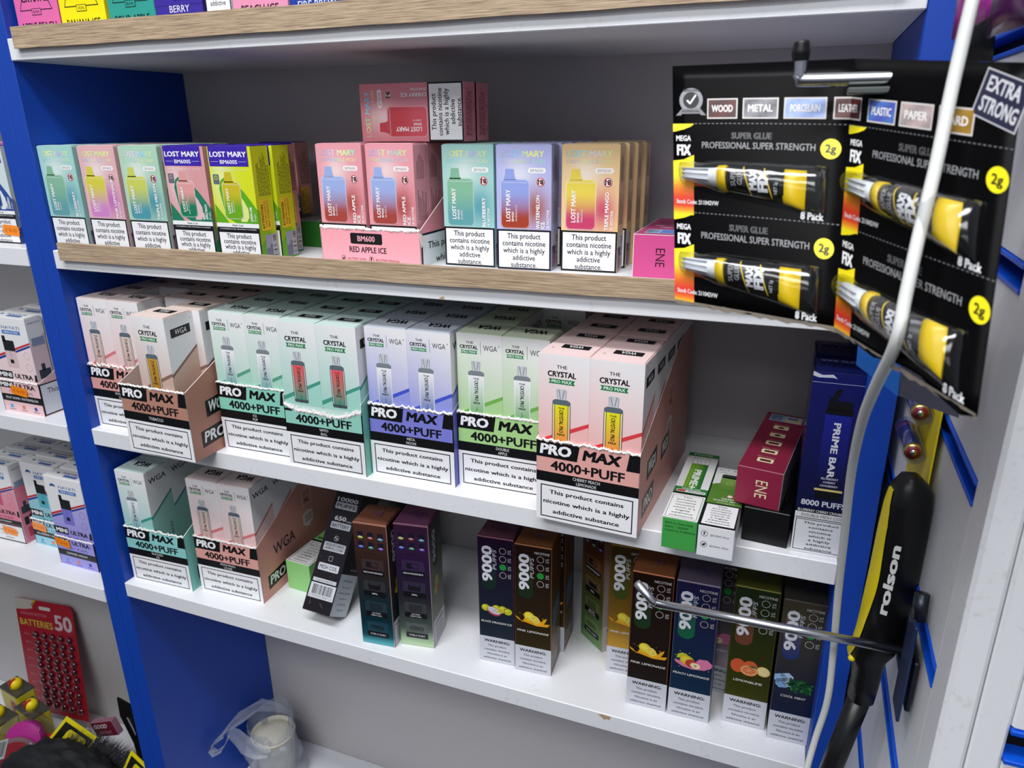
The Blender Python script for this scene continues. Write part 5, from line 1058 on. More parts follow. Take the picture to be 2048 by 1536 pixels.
for k in range(5):
    b = hayati('#8278d8', 'SUMMER DREAM', h=0.148, front=(k == 0), w=0.0755); tag(b, 'white and violet box in the violet summer dream carton, %s from the front' % ords[k], 'box', GH); place(b, -0.1645+0.0, 0.0302+k*0.0275, LZ[3]+0.0012)
for k in range(6):
    b = hayati('#d85878', 'STRAWBERRY', h=0.1357, front=(k == 0), w=0.0755, bottom_label=True); tag(b, 'white and crimson box at the left edge of the frame, %s in its file' % ords[k], 'box', GH); place(b, -0.3425-0.001*k, 0.0448+k*0.0275, LZ[3]+0.0001, 2)
    if k == 0: sticker(b, 0.031, -0.0006, 0.0270, rot=6)
P_CC = dict(kind='s', bg='#cfe0e0', dark='#2c4a96', top='#3a22a4', c0='#dcd8e8', c1='#2a3c8c', name='CHERRY', lines=['CHERRY', 'CRANBERRY'])
b = put_pod(P_CC, 'pod box with an orange price sticker, left bay, beside the upright', -0.1392, 0.0225); sticker(b, 0.029, -0.0008, 0.024, 0.028, 0.013, rot=3, text='£ 8-00')
b = put_pod(dict(P_CC), 'pod box directly behind the one with the orange sticker in the left bay', -0.1392, 0.0520)
b = pod_box('vape_box', dict(P_RED, bg='#b83a8c', glow='#8c2a7a', seed=2), side=True); tag(b, 'magenta pod box leaning on the left bay boxes, just inside the left edge', 'box')
b.matrix_world = Matrix.Translation((-0.100, 0.030, Z2+0.1225)) @ Matrix.Rotation(math.radians(12), 4, 'Z') @ Matrix.Rotation(math.radians(-84), 4, 'X') @ Matrix.Rotation(math.radians(0), 4, 'Z')

# ------------------------------------------------------------ glue card hanging on the upper hook
TL, BL_, FT, FB, TR, BR = [Vector(p) for p in ((0.7678, -0.2260, 0.6315), (0.7830, -0.2681, 0.5226), (0.8505, -0.2428, 0.6307), (0.8550, -0.2907, 0.5205), (0.9020, -0.3109, 0.6229), (0.8986, -0.3590, 0.5114))]
PW, PH = 0.085, 0.1185
def card_pt(x, y):
    u, v = x/PW, y/PH
    if u <= 1: a, b, c, d = TL, FT, BL_, FB
    else: u -= 1; a, b, c, d = FT, TR, FB, BR
    p = (a*(1-u)+b*u)*(1-v)+(c*(1-u)+d*u)*v
    du = (b-a)*(1-v)+(d-c)*v; dv = (c-a)*(1-u)+(d-b)*u
    n = dv.cross(du).normalized()
    p = p + n*0.0012*math.sin(v*3.1)*math.sin(u*3.1)
    return p, n
def S(x, y, n=0.0):
    p, nn = card_pt(x, y); return p+nn*n
bm = bmesh.new(); NX, NY = 24, 16; gf = []; gb = []
random.seed(9)
for i in range(NX+1):
    x = 2*PW*i/NX; ra, rb = [], []
    for j in range(NY+1):
        y = PH*j/NY+(random.uniform(-0.0009, 0.0009)+(0.0025*math.sin(i*0.9) if i > 13 else 0) if j == NY else 0)
        ra.append(bm.verts.new(S(x, y, 0))); rb.append(bm.verts.new(S(x, y, -0.0007)))
    gf.append(ra); gb.append(rb)
for i in range(NX):
    for j in range(NY):
        bm.faces.new((gf[i][j], gf[i][j+1], gf[i+1][j+1], gf[i+1][j])); bm.faces.new((gb[i][j], gb[i+1][j], gb[i+1][j+1], gb[i][j+1]))
for j in range(NY): bm.faces.new((gf[0][j], gb[0][j], gb[0][j+1], gf[0][j+1])); bm.faces.new((gf[NX][j], gf[NX][j+1], gb[NX][j+1], gb[NX][j]))
for i in range(NX): bm.faces.new((gf[i][0], gf[i+1][0], gb[i+1][0], gb[i][0])); bm.faces.new((gf[i][NY], gb[i][NY], gb[i+1][NY], gf[i+1][NY]))
me = bpy.data.meshes.new('glue_card'); bm.to_mesh(me); bm.free(); me.shade_smooth()
col_attr(me, lambda n, c: lin('#060607'))
me.materials.append(mat('card_gloss', rough=0.32, attr=True, spec=0.07))
card = tag(link('glue_card', me), 'black folded card of four super glue tubes hanging on the upper chrome hook', 'glue pack')
bm = bmesh.new(); pr = None
for i in range(61):
    x = 2*PW*i/60; u = random.uniform(0, 0.0012); y0 = PH-0.0006
    q = [bm.verts.new(S(x, y0, 0.0002)), bm.verts.new(S(x, PH+0.0007+u, -0.0002)), bm.verts.new(S(x, PH+0.0005+u, -0.0009))]
    if pr:
        for j in range(2): bm.faces.new((pr[j], pr[j+1], q[j+1], q[j]))
    pr = q
from_bm('torn_edge', bm, mat('torn_card', '#7d7468', rough=0.95), card)
A = Art(PW, PH)
# badge
A.disc(0.115, 0.150, 0.0062, '#8c8c90', 1); A.disc(0.115, 0.150, 0.0042, '#0a0a0b', 2); A.line(0.09, 0.150, 0.11, 0.165, 0.0009, '#e8e8e8', 3); A.line(0.108, 0.166, 0.145, 0.128, 0.0009, '#e8e8e8', 3)
A.poly([(0.02, 0.215), (0.06, 0.185), (0.17, 0.185), (0.21, 0.215), (0.18, 0.215), (0.17, 0.208), (0.06, 0.208), (0.05, 0.215)], '#7c7c80', 3); A.text('PROFESSIONAL', 0.115, 0.197, 0.009, '#111113', 4, w=0.11, bold=0.02)
A.text('PREMIUM GRADE', 0.115, 0.108, 0.009, '#111113', 3, w=0.10, bold=0.02)
def mtag(u0, u1, t, c0, c1, v=0.145, hh=0.085):
    A.grid(u0, v, u1, v+hh, 6, 3, lambda u, q: lin('#c9c4c0'), 1); A.grid(u0+0.008, v+0.006, u1-0.008, v+hh-0.006, 6, 3, lambda u, q: mix(c0, c1, 0.5+0.5*math.sin(u*37+q*60)), 2); A.text(t, (u0+u1)/2, v+hh/2, 0.028, '#e4e0de', 3, w=(u1-u0)*0.70, bold=0.03)
mtag(0.215, 0.395, 'WOOD', '#5c1c18', '#2c0c0a'); mtag(0.425, 0.625, 'METAL', '#8c8c90', '#4c4c50'); mtag(0.655, 0.880, 'PORCELAIN', '#8098cc', '#a8bce0'); mtag(0.915, 1.085, 'LEATHER', '#5c1a16', '#3c100e', 0.145)
mtag(1.135, 1.335, 'PLASTIC', '#4a78b8', '#4a4aa8'); mtag(1.362, 1.568, 'PAPER', '#c0a8a4', '#8c8484'); mtag(1.598, 1.795, 'CARD', '#a07c34', '#8c6820')
def quad(cx, cy, hw, hh, a, col, l):
    ca, sa = math.cos(a), math.sin(a); A.add([(cx*PW+x*ca-y*sa, cy*PH+x*sa+y*ca) for x, y in ((-hw, -hh), (hw, -hh), (hw, hh), (-hw, hh))], [(0, 1, 2, 3)], col, l)
quad(1.912, 0.112, 0.0100, 0.0090, 0.28, '#b4b4b8', 1); quad(1.912, 0.112, 0.0094, 0.0084, 0.28, '#20203a', 2)
A.text('EXTRA', 1.922, 0.079, 0.045, '#c8c8cc', 3, w=0.17, rot=-16, bold=0.03); A.text('STRONG', 1.905, 0.142, 0.045, '#c8c8cc', 3, w=0.19, rot=-16, bold=0.03)
def perf(v, u0=0.14, u1=2.0):
    k = u0
    while k < u1: A.rect(k, v, min(k+0.014, u1), v+0.0035, '#6c6c6e', 1); k += 0.026
def unit_art(o, v0):
    u = lambda a: o+a*(1+0.035*o)
    A.stack([(v0, u(0.0), u(0.135)), (v0+0.012, u(0), u(0.115)), (v0+0.024, u(0), u(0.07)), (v0+0.034, u(0), u(0.01))], '#eede16', 1)
    A.text('MEGA', u(0.068), v0+0.062, 0.022, '#e4e4e4', 2, w=0.095, bold=0.03); A.text('FIX', u(0.070), v0+0.112, 0.042, '#eeeeee', 2, w=0.090, bold=0.05)
    A.poly([(u(0), v0+0.158), (u(0.07), v0+0.152), (u(0.135), v0+0.132), (u(0.135), min(v0+0.385, 0.998)), (u(0), min(v0+0.385, 0.998))], lambda uu, v: ramp([(v0+0.26, '#f0de14'), (v0+0.335, '#e04a1c'), (v0+0.385, '#cc2c1a')], v), 1)
    A.grid(u(0), v0+0.158, u(0.135), min(v0+0.385, 0.998), 1, 12, lambda uu, v: ramp([(v0+0.22, '#f0de14'), (v0+0.275, '#ec7a1a'), (v0+0.315, '#d42c1c'), (v0+0.345, '#d42c1c'), (v0+0.365, '#e88a1a'), (v0+0.385, '#f0de14')], v), 2)
    A.text('SUPER GLUE', u(0.48), v0+0.050, 0.024, '#8a8a8c', 2, w=0.235, bold=0.03); A.text('SUPER GLUE', u(0.48), v0+0.050, 0.024, '#1c1c1e', 3, w=0.235, bold=-0.005)
    A.text('PROFESSIONAL SUPER STRENGTH', u(0.51), v0+0.090, 0.026, '#8c8c8e', 2, w=0.65, bold=0.012)
    A.disc(u(0.915), v0+0.093, 0.0046, '#f0e214', 2, 24); A.text('2g', u(0.915), v0+0.092, 0.030, '#20200c', 3, w=0.058, bold=0.03)
    A.text('Stock Code: 211042VW', u(0.02), v0+0.330, 0.017, '#dcdcdc', 4, w=0.275, align='l', bold=0.02)
    A.text('8 Pack', u(0.84), v0+0.352, 0.026, '#e4e4e4', 3, w=0.125, bold=0.04)
for o_ in (0, 1):
    for v0 in (0.250, 0.624): unit_art(o_, v0)
perf(0.248); perf(0.622)
A.emit('card_print', card, (0, 0, 0), (1, 0, 0), (0, 0, -1), m=M_INK, bend=lambda x, y: card_pt(x, y))
def loft(name, secs, m, parent, n=14, rim=False):
    """secs: (x, yc, half height, depth) half-ellipse sections proud of the card"""
    bm = bmesh.new(); rings = []
    for x, yc, a, b in secs: rings.append([bm.verts.new(S(x, yc-a*math.cos(PI*k/n), 0.0004+b*math.sin(PI*k/n)**0.8)) for k in range(n+1)])
    for p, q in zip(rings, rings[1:]):
        for k in range(n): bm.faces.new((p[k], p[k+1], q[k+1], q[k]))
    bm.faces.new(rings[0][::-1]); bm.faces.new(rings[-1])
    bmesh.ops.recalc_face_normals(bm, faces=bm.faces)
    return from_bm(name, bm, m, parent, smooth=True)
M_NOZ = mat('white_nozzle', '#dfe3e8', rough=0.35); M_TUBE = mat('black_tube', '#0c0c0d', rough=0.25); M_TYEL = mat('tube_yellow', '#e8c40c', rough=0.3)
def glue(o_, v0):
    bx = o_*PW; c = lambda u: (v0+0.205+0.055*(u-0.1))*PH
    X = lambda u: bx+(0.085+(u-0.085)*1.05)*PW
    t = loft('glue_tube', [(X(u), c(u), a, b) for u, a, b in ((0.33, 0.0058, 0.0062), (0.40, 0.0062, 0.0064), (0.52, 0.0070, 0.0056), (0.66, 0.0078, 0.0040))], M_TUBE, card)
    loft('nozzle', [(X(u), c(u), a, b) for u, a, b in ((0.085, 0.0026, 0.0036), (0.10, 0.0033, 0.0044), (0.20, 0.0040, 0.0050), (0.295, 0.0048, 0.0056))], M_NOZ, t)
    for k in (-1, 0, 1): loft('nozzle_rib', [(X(0.075), c(0.1)+k*0.0021, 0.0005, 0.0048), (X(0.24), c(0.24)+k*0.0026, 0.0006, 0.0060)], M_NOZ, t, 6)
    loft('collar', [(X(0.295), c(0.3), 0.0060, 0.0066), (X(0.335), c(0.33), 0.0064, 0.0068), (X(0.345), c(0.33), 0.0060, 0.0064)], M_TYEL, t)
    loft('crimp', [(X(0.655), c(0.66), 0.0080, 0.0040), (X(0.70), c(0.70)+0.0002, 0.0084, 0.0030), (X(0.765), c(0.75)+0.0006, 0.0092, 0.0012)], M_TYEL, t)
    B = Art(PW, PH); vc = lambda u: c(u)/PH
    B.text('SUPER', o_+0.405, vc(0.4), 0.028, '#b4b4b4', 1, w=0.070, rot=90); B.text('GLUE', o_+0.445, vc(0.44), 0.028, '#b4b4b4', 1, w=0.055, rot=90)
    for a, b in ((0.455, 0.505), (0.575, 0.625)): B.line(o_+a, vc(a)-0.056, o_+b, vc(b)+0.056, 0.0006, '#e0c020', 1, 14)
    B.text('MAXI', o_+0.520, vc(0.52), 0.040, '#e4e4e8', 1, w=0.080, rot=90, bold=0.06); B.text('FIX', o_+0.575, vc(0.57), 0.052, '#e4e4e8', 1, w=0.085, rot=90, bold=0.06)
    B.text('NET 2g', o_+0.645, vc(0.64)+0.02, 0.018, '#c8c8c8', 1, w=0.045, rot=90)
    def bend(x, y):
        u = 0.085+((x/PW-o_)-0.085)/1.05; a = 0.0058+(u-0.33)*0.006
        b = 0.0062+(u-0.33)*0.0029 if u < 0.40 else 0.0064-(u-0.40)*0.0067 if u < 0.52 else 0.0056-(u-0.52)*0.0114
        q = max(-0.98, min(0.98, (y-c(u))/a)); p, n = card_pt(x, y); return p+n*(0.0006+b*(1-q*q)**0.4+0.0002), n
    B.emit('tube_print', t, (0, 0, 0), (1, 0, 0), (0, 0, -1), bend=bend)
    bl = loft('blister', [(X(u), c(u)-0.0004, a, b) for u, a, b in ((0.055, 0.0030, 0.0010), (0.065, 0.0052, 0.0064), (0.30, 0.0082, 0.0082), (0.60, 0.0098, 0.0084), (0.82, 0.0112, 0.0080), (0.865, 0.0112, 0.0065), (0.875, 0.0108, 0.0008))], M_FILM, card, 10)
for o_ in (0, 1):
    for v0 in (0.262, 0.636): glue(o_, v0)
# upper hook
def hook(name, label, base, tip_x, up, r, tipcap, plate=True, back=0.0):
    t = tag(empty(name, base), label, 'hook'); B = Vector(base)
    L = base[0]-tip_x
    rod = tube('rod', [(0, 0, 0), (-L*0.5, 0, 0), (-L+0.004, 0, 0), (-L+0.0004, 0, 0.0012), (-L-0.001*0, 0, 0.004), (-L+up[0]*0.5, up[1]*0.5, up[2]*0.6), (-L+up[0], up[1], up[2])], r, M_CHROME, t, seg=14)
    if tipcap: tube('end_cap', [(-L+up[0]*0.55, up[1]*0.55, up[2]*0.62), (-L+up[0]*0.9, up[1]*0.9, up[2]*0.9), (-L+up[0]*1.15, up[1]*1.15, up[2]*1.22), (-L+up[0]*1.2, up[1]*1.2, up[2]*1.30)], 0, M_BLACK, t, radii=[r*1.25, r*1.45, r*1.2, r*0.4])
    return t
h1 = hook('display_hook', 'chrome hook with a black rubber tip carrying the glue card', (0.9316, -0.2620, 0.6215), 0.8290, (-0.0005, 0.0, 0.0125), 0.0027, True)
sl = slab('hook_plate', -0.0035, -0.014, -0.020, -0.0008, 0.014, 0.012, M_STEEL, h1)
rt = slab('card_retainer', -0.0830, -0.0045, -0.0062, -0.062, 0.0045, -0.0034, mat('smoky_plastic', '#565a58', rough=0.2), h1, 0.0006)
slab('retainer_end', -0.0640, -0.0030, -0.0052, -0.0610, 0.0030, -0.0012, M_NOZ, h1, 0.0004)
# lower hook
h2 = tag(empty('display_hook', (0.9316, -0.1814, 0.2881)), 'long empty chrome hook with an upturned bare tip, in front of the black handle', 'hook')
L2 = 0.9316-0.7671
tube('rod', [(0.0, 0, 0), (-L2*0.5, 0, -0.0022), (-L2+0.003, 0, -0.0044)], 0.0030, M_CHROME, h2, seg=16, smooth_path=False)
tube('rod', [(-L2+0.0035, 0, -0.0045), (-L2+0.0005, 0, -0.0030), (-L2-0.0110, 0, 0.0092)], 0.0030, M_CHROME, h2, seg=16, smooth_path=False)
slab('hook_plate', -0.0040, -0.030, -0.022, -0.0010, 0.022, 0.014, M_STEEL, h2)
bp = slab('price_plate', -0.0085, -0.036, -0.026, -0.0065, -0.0150, 0.042, mat('dark_blue_plate', '#27365c', rough=0.3, metal=0.3), h2, 0.0006)
tube('price_plate_pin', [(-0.005, -0.020, 0.056), (-0.005, -0.024, 0.040)], 0.0042, M_STEEL, h2, smooth_path=False)

# ------------------------------------------------------------ blue card, battery card, pouches beyond the glue card
P = [Vector(p) for p in ((0.8735, -0.1720, 0.5100), (0.8946, -0.1902, 0.5001), (0.8957, -0.2028, 0.4636), (0.8746, -0.1846, 0.4735))]
P[2] = P[1]+P[3]-P[0]
def quadcard(name, P, th, colr, label, cat, artfn=None, W=0.037, H=0.04, m=None):
    P = [P[0], P[1], P[1]+P[3]-P[0], P[3]]; n = (P[3]-P[0]).cross(P[1]-P[0]).normalized(); bm = bmesh.new()
    a = [bm.verts.new(p) for p in P]; b = [bm.verts.new(p-n*th) for p in P]
    bm.faces.new(a); bm.faces.new(b[::-1])
    for i in range(4): bm.faces.new((a[i], b[i], b[(i+1) % 4], a[(i+1) % 4]))
    bmesh.ops.recalc_face_normals(bm, faces=bm.faces)
    me = bpy.data.meshes.new(name); bm.to_mesh(me); bm.free(); col_attr(me, lambda nn, c: lin(colr))
    o = link(name, me, None, m or M_GLOSS); 
    if label: tag(o, label, cat)
    if artfn:
        A = Art(W, H); artfn(A)
        A.emit('card_print', o, (0, 0, 0), (1, 0, 0), (0, 0, 1), bend=lambda x, y: ((P[0]*(1-x/W)+P[1]*(x/W))*(1-y/H)+(P[3]*(1-x/W)+P[2]*(x/W))*(y/H), n))
    return o
def bart(A): A.text('3g', 0.70, 0.64, 0.17, '#dfe8f4', 1, w=0.20, bold=0.01); A.rrect(0.12, 0.05, 0.5, 0.62, 0.002, '#123ca8', 1); A.rrect(0.18, 0.05, 0.40, 0.55, 0.002, '#0c2478', 2)
o = quadcard('blue_card', P, 0.0008, '#1a6ac8', 'blue card marked 3g hanging just behind the glue card', 'card', bart)
Q = [P[1]+Vector((0.0008, 0, 0)), Vector((0.9200, -0.2150, 0.5000)), Vector((0.9090, -0.2250, 0.4870)), P[2]+Vector((0.0006, 0.0005, 0))]
q = quadcard('grey_card', Q, 0.0006, '#4c4c5c', None, None, lambda A: [A.line(0.2+0.14*i, 0.2, 0.05+0.14*i, 0.75, 0.0003, '#23232c', 1) for i in range(5)]); q.parent = o
q.name = 'card_flap'
bc = tag(empty('battery_card', (0.9285, -0.13, 0.30)), 'yellow card of batteries in clear blisters on the slatwall, above the black handle', 'battery pack')
slab('backing_card', -0.0012, -0.022, 0.018, 0.0, 0.060, 0.185, M_YEL, bc, 0.0002)
A = Art(0.082, 0.167)
for v in (0.2, 0.42, 0.63, 0.85): A.rect(0.05, v, 0.14, v+0.02, '#a8482c', 1); A.line(0.0, v+0.05, 0.3, v+0.05, 0.0004, '#7a6a18', 1)
A.emit('card_print', bc, (-0.0012, 0.060, 0.185), (0, -1, 0), (0, 0, -1))
for i, zz in enumerate((0.1030, 0.1301, 0.1560)):
    b = tube('battery', [(-0.0085, 0.0, zz), (-0.0085, 0.043, zz)], 0.0052, mat('battery_blue', '#2b3a86', rough=0.3, metal=0.3), bc, smooth_path=False, seg=18)
    tube('battery_band', [(-0.0085, -0.0012, zz), (-0.0085, 0.0035, zz)], 0.00535, mat('battery_gold', '#b49a4c', rough=0.3, metal=0.8), b, smooth_path=False, seg=18)
    tube('battery_seal', [(-0.0085, -0.0014, zz), (-0.0085, -0.0010, zz)], 0.0044, mat('battery_red', '#8c1c30', rough=0.35), b, smooth_path=False, seg=18)
    tube('battery_contact', [(-0.0085, -0.0030, zz), (-0.0085, -0.0010, zz)], 0.0021, M_CHROME, b, smooth_path=False, seg=14)
    tube('battery_band', [(-0.0085, 0.036, zz), (-0.0085, 0.0435, zz)], 0.00535, mat('battery_rear', '#7a2030', rough=0.3, metal=0.4), b, smooth_path=False, seg=18)
    tube('blister', [(-0.0080, -0.0055, zz), (-0.0080, -0.0045, zz), (-0.0080, 0.046, zz), (-0.0080, 0.047, zz)], 0, M_FILM, bc, radii=[0.004, 0.0070, 0.0070, 0.004], smooth_path=False, seg=14)
def pouch(label, P, m, cat='pouch'):
    bm = bmesh.new(); n = 8; n0 = (P[3]-P[0]).cross(P[1]-P[0]).normalized(); F = []; Bk = []
    for i in range(n+1):
        a, b = [], []
        for j in range(n+1):
            u, v = i/n, j/n; p = (P[0]*(1-u)+P[1]*u)*(1-v)+(P[3]*(1-u)+P[2]*u)*v; k = 0.0035*math.sin(PI*u)*math.sin(PI*v)
            a.append(bm.verts.new(p+n0*(k+0.0002))); b.append(bm.verts.new(p-n0*(k+0.0002)))
        F.append(a); Bk.append(b)
    for i in range(n):
        for j in range(n): bm.faces.new((F[i][j], F[i][j+1], F[i+1][j+1], F[i+1][j])); bm.faces.new((Bk[i][j], Bk[i+1][j], Bk[i+1][j+1], Bk[i][j+1]))
    for k in range(n):
        bm.faces.new((F[0][k], Bk[0][k], Bk[0][k+1], F[0][k+1])); bm.faces.new((F[n][k], F[n][k+1], Bk[n][k+1], Bk[n][k])); bm.faces.new((F[k][n], Bk[k][n], Bk[k+1][n], F[k+1][n])); bm.faces.new((F[k][0], F[k+1][0], Bk[k+1][0], Bk[k][0]))
    o = from_bm('hanging_pouch', bm, m, smooth=True); return tag(o, label, cat, 'shiny pouches hanging at the top right')
pouch('bright magenta pouch hanging at the top, partly behind the white cable', [Vector(p) for p in ((0.8900, -0.2080, 0.7100), (0.9010, -0.2440, 0.7050), (0.8985, -0.2488, 0.6411+0.003), (0.8905, -0.2172, 0.6385))], M_MAGENTA)
pouch('black pouch hanging behind the two purple ones at the top right', [Vector(p) for p in ((0.8975, -0.1700, 0.6900), (0.9130, -0.1640, 0.6900), (0.9149, -0.1772, 0.6317), (0.8967, -0.1843, 0.6319))], M_BLACK)  # added black sheet, built like a pouch, stands for a dark gap
pouch('dark purple pouch hanging at the top right corner, nearest the camera', [Vector(p) for p in ((0.8920, -0.2780, 0.6950), (0.9050, -0.3180, 0.6950), (0.9010, -0.3195, 0.6344), (0.8928, -0.2876, 0.6330))], M_PURPLE)
h3 = hook('display_hook', 'chrome hook above the frame holding the purple pouches', (0.9316, -0.245, 0.700), 0.880, (-0.0005, 0, 0.012), 0.0025, False)
slab('hook_plate', -0.0035, -0.012, -0.016, -0.0008, 0.012, 0.010, M_STEEL, h3)
# ------------------------------------------------------------ black and yellow long-handled tool, hanging in front of the slatwall
tool = tag(empty('hand_tool', (0.905, -0.118, 0.17)), 'black rubber handled tool with a yellow inlay and white lettering, hanging by the slatwall', 'tool')
def oval_sweep(name, secs, m, parent, n=20):
    """secs: centre, half width (along view right), half depth"""
    bm = bmesh.new(); rings = []; cs = [Vector(s[0]) for s in secs]
    for i, (c, a, b) in enumerate(secs):
        t = (cs[min(i+1, len(cs)-1)]-cs[max(i-1, 0)]).normalized(); rx = Vector((0.93, 0.36, 0)); rx = (rx-t*rx.dot(t)).normalized(); ry = t.cross(rx)
        rings.append([bm.verts.new(cs[i]+rx*a*math.copysign(abs(math.cos(q))**0.8, math.cos(q))+ry*b*math.copysign(abs(math.sin(q))**0.8, math.sin(q))) for q in [2*PI*k/n for k in range(n)]])
    for p, q in zip(rings, rings[1:]):
        for k in range(n): bm.faces.new((p[k], p[(k+1) % n], q[(k+1) % n], q[k]))
    bm.faces.new(rings[0][::-1]); bm.faces.new(rings[-1]); bmesh.ops.recalc_face_normals(bm, faces=bm.faces)
    return from_bm(name, bm, m, parent, smooth=True)
SEC = [((0.9215, -0.158, 0.3985), 0.0035, 0.003), ((0.9195, -0.158, 0.3960), 0.0085, 0.008), ((0.9185, -0.158, 0.3900), 0.0115, 0.011), ((0.9182, -0.158, 0.3800), 0.0128, 0.0120), ((0.9180, -0.158, 0.3600), 0.0136, 0.0125), ((0.9178, -0.158, 0.3300), 0.0140, 0.0125), ((0.9172, -0.158, 0.3000), 0.0146, 0.0125),
       ((0.9166, -0.158, 0.2850), 0.0146, 0.0125), ((0.9140, -0.158, 0.2720), 0.0132, 0.0120), ((0.9105, -0.158, 0.2630), 0.0125, 0.0110), ((0.9120, -0.158, 0.2560), 0.0095, 0.0095), ((0.9122, -0.158, 0.2400), 0.0086, 0.0086), ((0.9115, -0.158, 0.2260), 0.0082, 0.0082), ((0.9113, -0.158, 0.2252), 0.006, 0.006)]
oval_sweep('handle', SEC, M_BLACK, tool)
def hs(z, q, off):
    for (c0, a0, b0), (c1, a1, b1) in zip(SEC, SEC[1:]):
        if c0[2] >= z >= c1[2]:
            t = (c0[2]-z)/(c0[2]-c1[2]); c = Vector(c0)*(1-t)+Vector(c1)*t; a = a0*(1-t)+a1*t+off; b = b0*(1-t)+b1*t+off
            rx = Vector((0.932, 0.361, 0)); ry = Vector((0.361, -0.932, 0)); f = lambda s: math.copysign(abs(s)**0.8, s)
            return c+rx*a*f(math.cos(q))+ry*b*f(math.sin(q)), (rx*math.cos(q)+ry*math.sin(q)).normalized()
bm = bmesh.new(); n = 30; pr = None
for i in range(n+1):
    t = i/n; z = 0.3925-0.132*t; q0 = math.radians(200); q1 = math.radians(157+4*math.sin(t*9)-(-18*t if t < 0.2 else 0)+(34*(t-0.55) if t > 0.55 else 0)+(22*(0.15-t)/0.15 if t < 0.15 else 0))
    row = [bm.verts.new(hs(z, q0+(q1-q0)*k/5, 0.0005)[0]) for k in range(6)]
    if pr:
        for k in range(5): bm.faces.new((pr[k], row[k], row[k+1], pr[k+1]))
    pr = row
bmesh.ops.recalc_face_normals(bm, faces=bm.faces); from_bm('yellow_inlay', bm, M_YEL, tool, smooth=True)
A = Art(0.02, 0.075); A.text('rolson', 0.5, 0.5, 0.27, '#e6e6e2', 1, w=0.68, rot=90, bold=0.04, shear=0.15)
A.emit('lettering', tool, (0, 0, 0), (1, 0, 0), (0, 0, -1), bend=lambda x, y: hs(0.3680-y, math.radians(124-(x-0.01)/0.0125*57), 0.0004))
for o in tool.children: o.location = -Vector(tool.location)
s = tube('grip_stud', [(0, 0, 0), (0, 0, 0.0001)], 0, M_YEL, None, smooth_path=False) if False else None
p, nn = hs(0.2625, math.radians(165), 0); st = lathe('grip_stud', [(0, 0.002), (0.0018, 0.0015), (0.0025, 0), (0.0018, -0.0015), (0, -0.002)], M_YEL, tool, 12); st.location = p-Vector(tool.location)
sh = tube('shaft', [Vector(p)-Vector(tool.location) for p in ((0.9113, -0.158, 0.228), (0.9012, -0.158, 0.159), (0.8830, -0.157, 0.035), (0.8690, -0.156, -0.060))], 0.0074, mat('black_shaft', '#141416', rough=0.3), tool, smooth_path=False, seg=18)
# ------------------------------------------------------------ white cable
CP = [(0.8866, -0.2899, 0.6583), (0.8848, -0.2946, 0.6418), (0.8825, -0.3011, 0.615), (0.8806, -0.3093, 0.5892), (0.8778, -0.3185, 0.5649), (0.8759, -0.326, 0.5439), (0.8748, -0.3289, 0.5254), (0.8735, -0.3008, 0.4988), (0.8739, -0.2665, 0.4684), (0.877, -0.2254, 0.4234), (0.8823, -0.1891, 0.3633), (0.8867, -0.163, 0.3073), (0.891, -0.1478, 0.2525), (0.8931, -0.1424, 0.2045), (0.8892, -0.1418, 0.165), (0.8857, -0.1457, 0.1282), (0.8835, -0.1495, 0.0904)]
cable = tag(tube('cable', CP, 0.0024, M_CABLE, None, seg=12), 'thick white cable running down in front of the glue card and the right upright', 'cable')

# ------------------------------------------------------------ bottom of the bay: cup in a plastic bag
cup = tag(empty('paper_roll_cup', (0.0575, 0.176, ZB)), 'white round cup standing inside the clear plastic bag', 'cup')
cup.name = 'cup'
lathe('cup_body', [(0.028, 0.0), (0.030, 0.002), (0.0365, 0.086), (0.0385, 0.088), (0.0382, 0.0905), (0.0362, 0.0905), (0.0350, 0.084), (0.034, 0.080)], mat('cup_white', '#d6d2c0', rough=0.45), cup, 40)
lathe('cup_lid', [(0.0, 0.082), (0.02, 0.0822), (0.0352, 0.083), (0.0356, 0.0815)], mat('cup_lid_white', '#e2decb', rough=0.45), cup, 40)
bag = tag(empty('plastic_bag', (0.0575, 0.176, ZB)), 'crumpled clear plastic carrier bag around the white cup, under the fourth shelf', 'bag')
from mathutils import noise
bm = bmesh.new(); n = 64; rows = []
for j in range(26):
    v = j/25; z = 0.001+0.112*v; ring = []
    for i in range(n):
        a = 2*PI*i/n; r = 0.046+0.004*math.sin(3*a+4*v)-0.004*v
        r += 0.008*noise.noise(Vector((math.cos(a)*2.2, math.sin(a)*2.2, v*5)))+0.003*noise.noise(Vector((math.cos(a)*7, math.sin(a)*7, v*16)))
        front = max(0, -math.sin(a-0.3)); zz = z
        if v > 0.65: r -= 0.020*(v-0.65)/0.35*front; zz = z - 0.026*(v-0.65)/0.35*front
        back = max(0, math.sin(a)); zz += 0.030*max(0, v-0.5)*2*back*max(0, 1-abs(math.cos(a))*0.2)
        r -= 0.016*max(0, v-0.6)*2*back
        ring.append(bm.verts.new((r*math.cos(a)*1.0, r*math.sin(a)*0.95, zz)))
    rows.append(ring)
for a, b in zip(rows, rows[1:]):
    for k in range(n): bm.faces.new((a[k], a[(k+1) % n], b[(k+1) % n], b[k]))
bm.faces.new(rows[0][::-1])
from_bm('bag_body', bm, M_BAG, bag, smooth=True)
